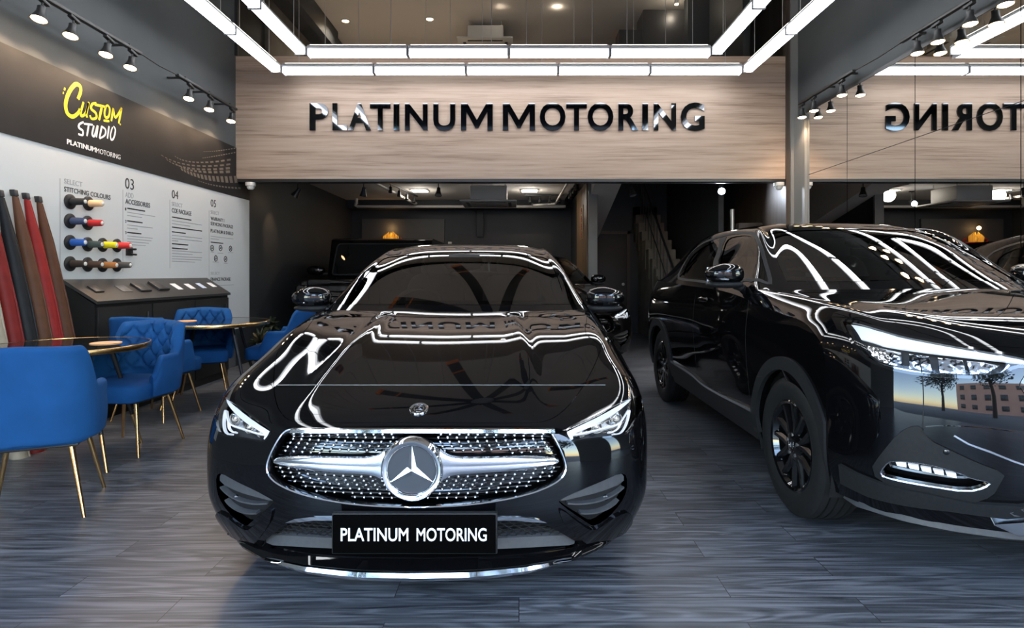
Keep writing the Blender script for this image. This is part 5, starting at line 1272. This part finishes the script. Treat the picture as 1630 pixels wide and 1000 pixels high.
# ------------------------------------------------------------------ the black crossover on the right
SUV = (2.23, 2.03, 0)
HA = [
 [(0,.10,.235),(.22,.105,.235),(.42,.14,.235),(.58,.205,.235),(.71,.30,.235),(.80,.43,.24),(.845,.56,.245)],
 [(0,.05,.36),(.22,.055,.36),(.43,.09,.36),(.60,.155,.36),(.73,.245,.36),(.83,.38,.365),(.878,.53,.37)],
 [(0,.02,.50),(.22,.026,.50),(.43,.06,.50),(.60,.125,.50),(.74,.215,.50),(.84,.35,.50),(.888,.52,.505)],
 [(0,.015,.64),(.22,.02,.64),(.43,.052,.64),(.60,.112,.64),(.74,.205,.64),(.842,.34,.64),(.890,.52,.64)],
 [(0,.03,.77),(.22,.036,.77),(.43,.066,.77),(.60,.125,.77),(.735,.215,.77),(.838,.35,.77),(.886,.53,.77)],
 [(0,.06,.875),(.22,.066,.875),(.43,.098,.876),(.595,.16,.88),(.725,.26,.89),(.825,.40,.90),(.880,.57,.88)],
 [(0,.12,.945),(.22,.128,.946),(.43,.165,.952),(.585,.235,.965),(.71,.35,.985),(.812,.51,.99),(.873,.68,.945)],
 [(0,.30,1.015),(.22,.31,1.017),(.44,.35,1.025),(.59,.42,1.036),(.715,.54,1.045),(.808,.70,1.04),(.870,.84,.985)],
 [(0,.68,1.080),(.23,.70,1.081),(.46,.765,1.084),(.62,.85,1.086),(.735,.94,1.084),(.815,1.05,1.070),(.872,1.14,1.01)],
 [(0,1.0200,1.1250),(0.25,1.0544,1.1231),(0.5,1.1575,1.1175),(0.67,1.2669,1.1115),(0.775,1.3503,1.1070),(.835,1.40,1.108),(.878,1.42,1.05)],
]
TA = Surf(HA, keep=.9, nu=200, nv=130).orient((0,-.5,.8))
hz = [p[2] for p in colpts(HA, 6)]
def hst(y, xs, zt):
    out = []; n = len(hz)
    for k in range(n):
        t = k/(n-1); out.append((float(np.interp(t, np.linspace(0,1,len(xs)), xs)), y, .245+(zt-.245)*t))
    return out
HB_ST = [colpts(HA, 6), hst(1.75,(.845,.885,.888,.895,.90,.892,.878),1.085), hst(2.4,(.845,.885,.888,.896,.90,.892,.875),1.105), hst(3.0,(.845,.888,.892,.90,.908,.90,.872),1.12),
         hst(3.5,(.85,.892,.90,.91,.915,.905,.862),1.135), hst(3.95,(.84,.88,.895,.905,.905,.885,.825),1.14), hst(4.18,(.78,.82,.845,.855,.850,.82,.75),1.14), hst(4.30,(.55,.60,.63,.64,.63,.60,.55),1.14), hst(4.34,(.01,.01,.01,.01,.01,.01,.01),1.14)]
TB = Surf([[HB_ST[i][k] for i in range(len(HB_ST))] for k in range(len(hz))], sym=False, keep=.9, nu=170, nv=70)
TB.orient((1,0,0))
HC = [
 [(0,1.0200,1.1250),(0.25,1.0544,1.1231),(0.5,1.1575,1.1175),(0.67,1.2669,1.1115),(0.775,1.3503,1.1070),(.838,1.40,1.108),(.878,1.42,1.05)],
 [(0,1.3000,1.2620),(0.25,1.3281,1.2576),(0.49,1.4080,1.2452),(0.645,1.4872,1.2329),(0.742,1.5478,1.2235),(.808,1.59,1.16),(.875,1.61,1.07)],
 [(0,1.5800,1.3920),(0.245,1.5998,1.3878),(0.465,1.6514,1.3769),(0.6,1.6988,1.3668),(0.69,1.7371,1.3587),(.768,1.80,1.215),(.873,1.83,1.085)],
 [(0,1.8600,1.5050),(0.24,1.8744,1.5010),(0.435,1.9073,1.4918),(0.55,1.9356,1.4838),(0.63,1.9592,1.4772),(.742,2.08,1.27),(.872,2.1,1.095)],
 [(0,2.18,1.572),(.23,2.18,1.569),(.415,2.19,1.556),(.52,2.21,1.536),(.600,2.27,1.494),(.724,2.36,1.295),(.871,2.38,1.103)],
 [(0,2.70,1.595),(.23,2.70,1.591),(.41,2.70,1.577),(.515,2.71,1.554),(.592,2.73,1.514),(.720,2.75,1.31),(.870,2.76,1.112)],
 [(0,3.20,1.582),(.225,3.2,1.578),(.41,3.2,1.564),(.520,3.2,1.541),(.602,3.2,1.498),(.718,3.2,1.32),(.862,3.2,1.125)],
 [(0,3.68,1.500),(.22,3.68,1.496),(.40,3.67,1.480),(.515,3.66,1.455),(.602,3.65,1.408),(.705,3.62,1.285),(.842,3.58,1.135)],
 [(0,4.05,1.345),(.22,4.05,1.341),(.39,4.03,1.328),(.50,4.01,1.309),(.590,3.98,1.278),(.69,3.93,1.22),(.81,3.86,1.14)],
 [(0,4.33,1.14),(.21,4.33,1.14),(.36,4.31,1.14),(.46,4.29,1.14),(.54,4.26,1.14),(.64,4.20,1.14),(.755,4.14,1.14)],
]
M['facet'] = noisy('faceted_reflector', (.75,.76,.78), (.92,.92,.94), (38,38,38), .12, .6, 1, metal=1.0)
TC = Surf(HC, keep=.9, nu=170, nv=120).orient((0,0,1))
cr = thing('crossover', 'tall black crossover at the right, front wheel and side towards us', 'car', SUV)
def hsee(S, pts): return S.see(pts, SUV)
lampo = [(1339,510),(1350,511),(1394,522),(1429,532),(1483,543),(1551,555),(1600,563),(1640,571),(1640,584),(1612,584),(1598,596),(1570,601),(1500,599),(1434,592),(1395,580),(1372,566),(1354,543),(1342,522)]
hl_uv = dense(chaikin(hsee(TA, lampo), 1), .005)
# bonnet: shut line follows the crease from the windscreen corner to the lamp
hb = [(.0,.098),(.25,.108),(.44,.145),(.585,.215),(.665,.31),(.70,.42),(.715,.60),(.735,.85),(.765,1.12),(.765,1.30)]
hq = TA.top([(-x, y) for x, y in hb]); hq = chaikin(hq[1:], 1, False); v0_ = TA.top([(0,.098)])[0][1]
hq = [(.5, v0_)]+hq[:-1]+[(hq[-1][0], .985), (.5, .985)]
hbon = dense(hq[:-1]+[(1-u, v) for u, v in hq[::-1]][1:], .008)
# hexagonal grille
gq = [(0,.885),(-.36,.880),(-.425,.80),(-.36,.665),(-.24,.62),(0,.62)]
gq = TA.front(gq); gq[0] = (.5, gq[0][1]); gq[-1] = (.5, gq[-1][1]); gq_uv = dense(rounded(gq+[(1-u, v) for u, v in gq[::-1]][1:-1], .12), .006)
# fog lamp pods
pod = [(1400,756),(1407,741),(1420,731.5),(1474,737),(1528,752),(1546,761),(1579,767),(1567,777),(1540,783),(1480,774),(1420,763)]
pod_uv = dense(chaikin(hsee(TA, pod), 1), .004)
hh = [hl_uv, mir(hl_uv), hbon, gq_uv, pod_uv, mir(pod_uv)]
hbody = join(sheet(TA, None, hh, 130, 100), *[lip(TA, h, .03) for h in hh])
# cabin glass
wsl = [(1253,452),(1243,428),(1231,398),(1222,376),(1226,370.5),(1262,367.5),(1310,365.5),(1349,364.8)]
wq = hsee(TC, wsl); wq = chaikin(wq, 1, False); wq = [(.5, .015), ((wq[0][0]+.5)/2, .012), (wq[0][0]+.004, .018)]+wq; wq[-1] = (.5, wq[-1][1])
hws = dense(wq+[(1-u, v) for u, v in wq[::-1]][1:-1], .008)
fw = [(1143,451),(1145,416),(1152,391),(1160,379),(1176,375),(1192,376.5),(1204,388),(1213,412),(1222,440),(1221,455),(1185,452)]
rwn = [(1086,441),(1090,428),(1100,409),(1118,394),(1141,383.5),(1134,415),(1127,444),(1105,443)]
hfw = dense(chaikin(hsee(TC, fw), 1), .006); hrw = dense(chaikin(hsee(TC, rwn), 1), .006)
hbw = dense(rounded(TC.top([(-.40,3.60),(.40,3.60),(.46,4.06),(-.46,4.06)]), .2), .01)
hc = [hws, hfw, mir(hfw), hrw, mir(hrw), hbw]
hcab = join(sheet(TC, None, hc, 120, 90), *[lip(TC, h, .02) for h in hc])
WF, WR, RW = .905, 3.515, .342
def arch(cy, r): return [(cy+r*math.cos(a), .352+r*math.sin(a)) for a in np.linspace(-.36, PI+.36, 48)]
af = dense(TB.side(arch(WF, .372), 1), .008); ar = dense(TB.side(arch(WR, .372), 1), .008)
hs = join(sheet(TB, None, [af, ar], 130, 50), lip(TB, af, .05), lip(TB, ar, .05))
def mirx(d): return (d[0]*np.array((-1,1,1)), d[1][:, ::-1], d[2]*np.array((-1,1,1)))
surf_obj('body', join(hbody, hcab, hs, mirx(hs)), M['paint'], cr)
surf_obj('bonnet', sheet(TA, inset(hbon, .0022), (), 130, 100), M['paint'], cr)
surf_obj('windscreen', sheet(TC, inset(hws, .002), (), 90, 80, -.004), M['windscreen'], cr)
m_ = MB(); band(m_, TC, inset(hws, .008), [(-.020,-.009),(-.020,-.0065),(.020,-.0065),(.020,-.009)]); m_.build('windscreen_border', M['gloss_black'], cr)
clear_side = glass_mat('clear_side_glass', (.42,.43,.42), 1.6)
for q, nm, g in ((hfw,'front_side_window',clear_side),(mir(hfw),'front_side_window',clear_side),(hrw,'rear_side_window',M['dark_glass']),(mir(hrw),'rear_side_window',M['dark_glass']),(hbw,'rear_window',M['dark_glass'])):
    surf_obj(nm, sheet(TC, q, (), 90, 70, -.006), g, cr)
# window surround and belt strip
for f_ in (lambda q: q, mir):
    m_ = MB(); band(m_, TC, f_(dense(chaikin(hsee(TC, [(1226,457),(1226,440),(1216,408),(1207,385),(1194,372),(1176,370.5),(1158,373.5),(1140,379),(1116,389),(1097,406),(1085,426),(1079,441),(1083,445),(1105,447),(1140,453),(1185,456)]), 1), .008)), [(-.012,-.003),(-.011,.003),(.011,.003),(.012,-.003)]); m_.build('window_surround', M['matte_plastic'], cr)
    m_ = MB(); slab(m_, TC, f_(dense(rounded(hsee(TC, [(1129,446),(1141,448),(1143,416),(1150,391),(1157,377),(1145,380),(1136,415)]), .1), .006)), -.004, .003, 150, 120); m_.build('door_pillar', M['matte_plastic'], cr)
# ---- cladding: arches, sills
for s in (1, -1):
    def side_slab(name, pts, o1, mt, it=0):
        q = dense(TB.side(pts, 1) if it == 0 else chaikin(TB.side(pts, 1), it), .006); m = MB(); slab(m, TB, q, -.01, o1, 160, 80)
        if s < 0: m.xform(Matrix.Scale(-1, 4, (1,0,0)))
        return m.build(name, mt, cr, 45)
    for cy in (WF, WR):
        o_ = [(cy+.432*math.cos(a), .352+.432*math.sin(a)) for a in np.linspace(-.12, PI+.12, 40)]; i_ = [(cy+.366*math.cos(a), .352+.366*math.sin(a)) for a in np.linspace(-.12, PI+.12, 40)]
        side_slab('arch_cladding', [p for p in o_+i_[::-1] if p[0] > .52], .012, M['matte_plastic'])
    side_slab('sill_cladding', [(1.30,.26),(3.10,.26),(3.10,.425),(1.30,.405)], .012, M['matte_plastic'])
    side_slab('sill_strip', [(1.33,.412),(3.08,.432),(3.08,.450),(1.33,.430)], .016, M['satin'])
    m = MB(); blob(m, (s*.905, 2.18, 1.02), (.016,.105,.017), 3); m.build('door_handle', M['paint'], cr, 60)
    for y in (1.36, 2.38):
        ln = TB.side([(y+.06*math.sin(k/16*2.2), .44+k*.038) for k in range(17)], 1); m = MB(); band(m, TB, ln, [(-.0022,-.001),(-.0022,.0006),(.0022,.0006),(.0022,-.001)], False)
        if s < 0: m.xform(Matrix.Scale(-1, 4, (1,0,0)))
        m.build('door_seam', M['rubber'], cr, 0)
# ---- lamps
def hlamp(s):
    L = bpy.data.objects.new('headlamp', None); L.empty_display_size = .05; C.objects.link(L); L.parent = cr
    fx = (lambda pts: hsee(TA, pts)) if s < 0 else (lambda pts: mir(hsee(TA, pts))); q = hl_uv if s < 0 else mir(hl_uv)
    b_ = MB(); slab(b_, TA, dense(q, .02), -.075, -.068, 120, 90); b_.build('housing', M['lamp_inside'], L, 60)
    surf_obj('lens', sheet(TA, inset(q, .0012), (), 160, 130, -.001), M['lens'], L)
    d = MB(); slab(d, TA, dense(fx([(1352.5,515),(1394,524),(1429,534),(1483,545),(1551,557),(1600,565.5),(1640,573),(1640,579),(1600,573),(1569,569.5),(1514,563),(1459,556.5),(1404,548.5),(1368.6,539)]), .004), -.022, -.010, 200, 160); d.build('light_guide', M['drl'], L, 60)
    for cell in ([(1372,546),(1400,550),(1433,556),(1434,581),(1410,577),(1393,572),(1379,561)], [(1446,558),(1478,562),(1483,589),(1446,584)], [(1493,564),(1535,568.5),(1541,594),(1496,591)], [(1542,569.5),(1570,572),(1597,578),(1575,593),(1548,594)]):
        m_ = MB(); slab(m_, TA, dense(fx(cell), .004), -.05, -.030, 200, 160); m_.build('reflector', M['facet'], L, 40)
    ln = dense(fx([(1376,571),(1403,580),(1434,587),(1486,596),(1560,601),(1586,600),(1600,590),(1608,580)]), .004, False); d = MB(); band(d, TA, ln, [(-.003,-.03),(-.003,-.008),(.003,-.008),(.003,-.03)], False); d.build('chrome_edge', M['chrome'], L, 50)
    e = MB(); band(e, TA, q, [(-.006,-.01),(-.006,.002),(.006,.002),(.006,-.01)]); e.build('seal', M['gloss_black'], L)
    # daytime lamp pod in the bumper
    q = pod_uv if s < 0 else mir(pod_uv)
    P_ = bpy.data.objects.new('fog_lamp', None); P_.empty_display_size = .05; C.objects.link(P_); P_.parent = cr
    b_ = MB(); slab(b_, TA, dense(q, .02), -.06, -.05, 120, 90); b_.build('housing', M['gloss_black'], P_, 60)
    e = MB(); band(e, TA, q, [(-.003,-.02),(-.004,.003),(.0,.006),(.004,.003),(.003,-.02)]); e.build('chrome_frame', M['satin'], P_)
    for k in range(5):
        x0 = 1424+k*20.5; y0 = 737+k*4.3; d = MB(); slab(d, TA, dense(fx([(x0,y0),(x0+17,y0+2.6),(x0+18,y0+10),(x0+3,y0+7)]), .004), -.03, -.014, 220, 180); d.build('light_cell', M['drl'], P_, 50)
for s in (-1, 1): hlamp(s)
# ---- grille bars, honeycomb, plastic lower bumper
gr2 = bpy.data.objects.new('grille', None); gr2.empty_display_size = .05; C.objects.link(gr2); gr2.parent = cr
b_ = MB(); slab(b_, TA, dense(gq_uv, .02), -.06, -.05, 60, 50); b_.build('backing', M['gloss_black'], gr2, 60)
e = MB(); band(e, TA, gq_uv, [(-.006,-.02),(-.006,.003),(.006,.003),(.006,-.02)]); e.build('frame', M['gloss_black'], gr2)
gpoly = inset([tuple(p) for p in TA.at(gq_uv)[:, [0, 2]]], .010)
def yh(x, z, off): return TA.at(TA.front([(x, z)]), off)[0]
for z in np.arange(.645, .875, .030):
    run = [x for x in np.linspace(-.46, .46, 93) if bool(inside(gpoly, np.array([x]), np.array([z]))[0])]
    if len(run) > 3: MB().tube([tuple(yh(x, z, -.018)) for x in run], .0085, 8, flat=.6).build('bar', M['paint'], gr2, 60)
MB().lathe([(.0,.004),(.05,.004),(.054,.0),(.054,-.02)], (0, .01, .765), (0,-1,0), 4).build('badge', M['chrome'], gr2, 20)
for s in (-1, 1):
    fx = (lambda pts: hsee(TA, pts)) if s < 0 else (lambda pts: mir(hsee(TA, pts)))
    # grained corner panel around the lamp pod, with the pod left open
    cp = dense(chaikin(fx([(1384,752),(1405,719),(1429,690),(1450,678.5),(1466,678),(1480,701),(1510,715),(1552,735),(1600,753),(1591,769),(1579,790),(1545,801),(1480,788),(1420,775)]), 1), .005)
    pu = pod_uv if s < 0 else mir(pod_uv); d_ = sheet(TA, cp, [pu], 180, 150, .006); m_ = MB(); m_.add(d_[0], [tuple(t) for t in d_[1]])
    A_ = TA.at(cp, .006); B_ = TA.at(cp, -.004); n = len(cp); m_.add(list(A_)+list(B_), [(i, (i+1) % n, n+(i+1) % n, n+i) for i in range(n)]); m_.build('corner_panel', M['matte_plastic'], cr, 45)
    uv = fx([(1506,719)])[0]; MB().lathe([(0,.003),(.008,.003),(.0105,.001),(.0105,-.01)], Vector(TA.at([uv], .006)[0]), TA.nrm(np.array([uv[0]]), np.array([uv[1]]))[0], 18).build('parking_sensor', M['gloss_black'], cr)
    # gloss blade sweeping from the corner to the lower grille
    m_ = MB(); slab(m_, TA, dense(chaikin(fx([(1464,680),(1500,677),(1560,680),(1640,690),(1640,752),(1602,752),(1556,735),(1510,713),(1482,700)]), 1), .005), -.004, .010, 180, 150); m_.build('gloss_blade', M['paint'], cr, 40)
    e = MB(); band(e, TA, dense(fx([(1518,692),(1540,705),(1575,718),(1612,733),(1630,739)]), .004, False), [(-.004,.008),(-.003,.014),(.003,.014),(.004,.008)], False); e.build('blade_trim', M['satin'], cr)
    # bumper shelf under the pod
    m_ = MB(); slab(m_, TA, dense(fx([(1339,738),(1365,752),(1400,766),(1480,784),(1549,798),(1620,802),(1640,800),(1640,818),(1600,822),(1510,810),(1384,788),(1342,768)]), .006), -.01, .016, 180, 150); m_.build('bumper_shelf', M['matte_plastic'], cr, 45)
lo = [(0,.42),(-.30,.42),(-.43,.36),(-.45,.33),(-.2,.31),(0,.31)]; lq = TA.front(lo); lq[0] = (.5, lq[0][1]); lq[-1] = (.5, lq[-1][1]); lq = dense(lq+[(1-u, v) for u, v in lq[::-1]][1:-1], .006)
m_ = MB(); slab(m_, TA, lq, -.004, .010, 120, 100); m_.build('lower_grille', M['matte_plastic'], cr, 45)
hx = MB(); lpo = inset([tuple(p) for p in TA.at(lq)[:, [0, 2]]], .01)
for j in range(6):
    for k in range(-9, 10):
        x = k*.056+(.028 if j % 2 else 0); z = .32+j*.018
        if bool(inside(lpo, np.array([x]), np.array([z]))[0]):
            p = Vector(yh(x, z, .012)); hx.tube([p+Vector((.026*c_, 0, .009*s_)) for c_, s_ in ((-1,0),(-.5,1),(.5,1),(1,0),(.5,-1),(-.5,-1))], .0028, 4, True)
hx.build('honeycomb', M['grey_plastic'], cr, 60)['kind'] = 'stuff'
sk = MB(); vs = []; xs = np.linspace(-.80, .80, 49)
for x in xs:
    y = float(np.interp(abs(x), [0,.22,.42,.58,.71,.80], [.10,.105,.14,.205,.30,.43])); k = abs(x)/.80
    for dy, z in ((-.01,.245),(-.012,.222-.0*k),(.02,.195+.02*k),(.12,.185+.03*k),(.12,.25)): vs.append((x, y+dy, z))
sk.add(vs, [(i*5+k, i*5+(k+1) % 5, (i+1)*5+(k+1) % 5, (i+1)*5+k) for i in range(48) for k in range(5)]+[tuple(range(5)), tuple(240+k for k in range(5))]).build('chin_spoiler', M['grey_plastic'], cr, 35)
m_ = MB(); slab(m_, TA, dense(rounded(TA.front([(-.48,.285),(-.36,.315),(.36,.315),(.48,.285),(.40,.25),(-.40,.25)]), .1), .006), -.004, .018, 140, 120); m_.build('skid_plate', M['satin'], cr, 45)
for s in (-1, 1):
    ln = dense(TA.front([(s*.688,.86),(s*.70,.70),(s*.705,.58),(s*.69,.50)]), .006, False); m_ = MB(); band(m_, TA, ln, [(-.002,-.001),(-.002,.0006),(.002,.0006),(.002,-.001)], False); m_.build('bumper_seam', M['rubber'], cr, 0)
# ---- mirrors, cabin, wheels
for s in (-1, 1): door_mirror(s*.955, 1.60, 1.19, s, 1.0, True, cr)
interior(cr, .72, 1.50, 2.30, 1.13, -.36, True)
m_ = MB(); blob(m_, (0,1.74,1.40), (.12,.05,.035), 3); m_.build('rear_view_mirror', M['dash'], cr, 60)
for s in (-1, 1):
    for y in (WF, WR): wheel(cr, s*.775, y, RW, .215, s, 6, .228, 'twin', M['gloss_black'])
MB().span((-.60,.45,.24),(.60,4.2,.28)).span((-.62,.45,.28),(.62,1.05,.62)).build('underbody', M['matte_plastic'], cr)
for s in (-1, 1):
    for cy in (WF, WR):
        m = MB(); vs = []; 
        for k in range(25):
            a = -.36+(PI+.72)*k/24
            for xx in (s*.62, s*.865): vs.append((xx, cy+.385*math.cos(a), .352+.385*math.sin(a)))
        m.add(vs, [(2*k, 2*k+1, 2*k+3, 2*k+2) for k in range(24)]); m.add([vs[2*k] for k in range(25)], [tuple(range(25))]); m.build('wheel_liner', M['rubber'], cr)
# ------------------------------------------------------------------ dark saloon parked askew behind, and the boxy off-roader at the back left
sd = thing('sedan', 'dark sedan standing askew behind the middle car, only its front corner showing', 'car', (.726, 7.31, 0), math.radians(14))
skip = ('star_emblem', 'bonnet_badge', 'number_plate', 'reflection_line', 'grille', 'rear_view_mirror', 'sensor_cover', 'sensor_window', 'wiper')
for ch_ in kids(car):
    if not ch_.name.split('.')[0] in skip: copy_tree(ch_, sd)
g2 = [c for c in kids(car) if c.name.startswith('grille')][0]; gg = g2.copy(); C.objects.link(gg); gg.parent = sd
for c in kids(g2):
    if c.name.split('.')[0] in ('backing', 'slats'): copy_tree(c, gg)
sd.scale = (1, 1, 1.07)
ORX, ORY = -2.29, 8.35
od = thing('off_roader', 'boxy black off-roader at the back left, its upright windscreen showing', 'car', (ORX, ORY, 0))
b = MB(); b.box((0,1.95,.72),(1.86,3.60,.66),.06).box((0,.70,1.02),(1.60,1.15,.10),.04).box((0,.12,.66),(1.72,.16,.50),.05)
for s in (-1, 1): b.box((s*.86,.62,.93),(.20,1.05,.12),.04)
b.prism([(1.18,1.04),(3.72,1.04),(3.70,1.66),(3.60,1.71),(1.52,1.71),(1.42,1.68)], -.84, .84, Matrix(((0,0,1,0),(1,0,0,0),(0,1,0,0),(0,0,0,1))))
b.build('body', M['paint'], od, 30)
sl_ = math.atan2(.24, .64)
R_ = Matrix(((1,0,0,0),(0,math.sin(sl_),-math.cos(sl_),1.285),(0,math.cos(sl_),math.sin(sl_),1.37),(0,0,0,1)))
q = rounded([(-.76,-.26),(.76,-.26),(.72,.26),(-.72,.26)], .12)
MB().prism(q, .004, .014, R_).build('windscreen', mat('black_windscreen', (.006,.007,.008), .03, coat=.5), od)
MB().tube([R_ @ Vector((x, y, .012)) for x, y in q], .014, 6, True).build('windscreen_seal', M['rubber'], od)
MB().tube([R_ @ Vector((-.5,-.25,.02)), R_ @ Vector((0,-.22,.024))], .006, 5).build('wiper', M['matte_plastic'], od)
for s in (-1, 1):
    MB().prism(rounded([(1.45,1.10),(2.40,1.10),(2.40,1.60),(1.66,1.60)], .08), s*.842, s*.850, Matrix(((0,0,1,0),(1,0,0,0),(0,1,0,0),(0,0,0,1)))).build('side_window', bpy.data.materials['black_windscreen'], od)
    MB().prism(rounded([(2.52,1.10),(3.45,1.10),(3.45,1.60),(2.52,1.60)], .08), s*.842, s*.850, Matrix(((0,0,1,0),(1,0,0,0),(0,1,0,0),(0,0,0,1)))).build('side_window', bpy.data.materials['black_windscreen'], od)
    t = bpy.data.objects.new('door_mirror', None); C.objects.link(t); t.parent = od; t.location = (s*1.06, 1.30, 1.20)
    m = MB(); blob(m, (0,0,0), (.15,.085,.075), 2.4, 24, 14); m.build('cap', M['paint'], t, 60); MB().tube([(-s*.10,0,-.05),(-s*.20,.01,-.06)], .022, 8).build('arm', M['matte_plastic'], t)
    h = MB().lathe([(0,-.03),(.09,-.025),(.105,.0),(.10,.02),(0,.02)], (s*.66,.035,.74), (0,1,0), 28).build('headlamp', M['reflector'], od)
    MB().lathe([(.1,-.03),(.118,-.025),(.118,.02),(.1,.02)], (s*.66,.035,.74), (0,1,0), 28, ring=True).build('bezel', M['gloss_black'], h)
    for y in (.75, 3.1): wheel(od, s*.80, y, .38, .25, s, 5, .23, 'single', M['gloss_black'])
for k in range(4): MB().box((0,.03,.62+k*.075),(1.02,.03,.03),.008).build('grille_bar', M['gloss_black'], od)
MB().box((0,.02,.40),(1.80,.20,.20),.05).build('bumper', M['paint'], od)
MB().span((-.7,.3,.3),(.7,3.6,.42)).build('underbody', M['matte_plastic'], od)

od.scale = (1, 1, 1.055)
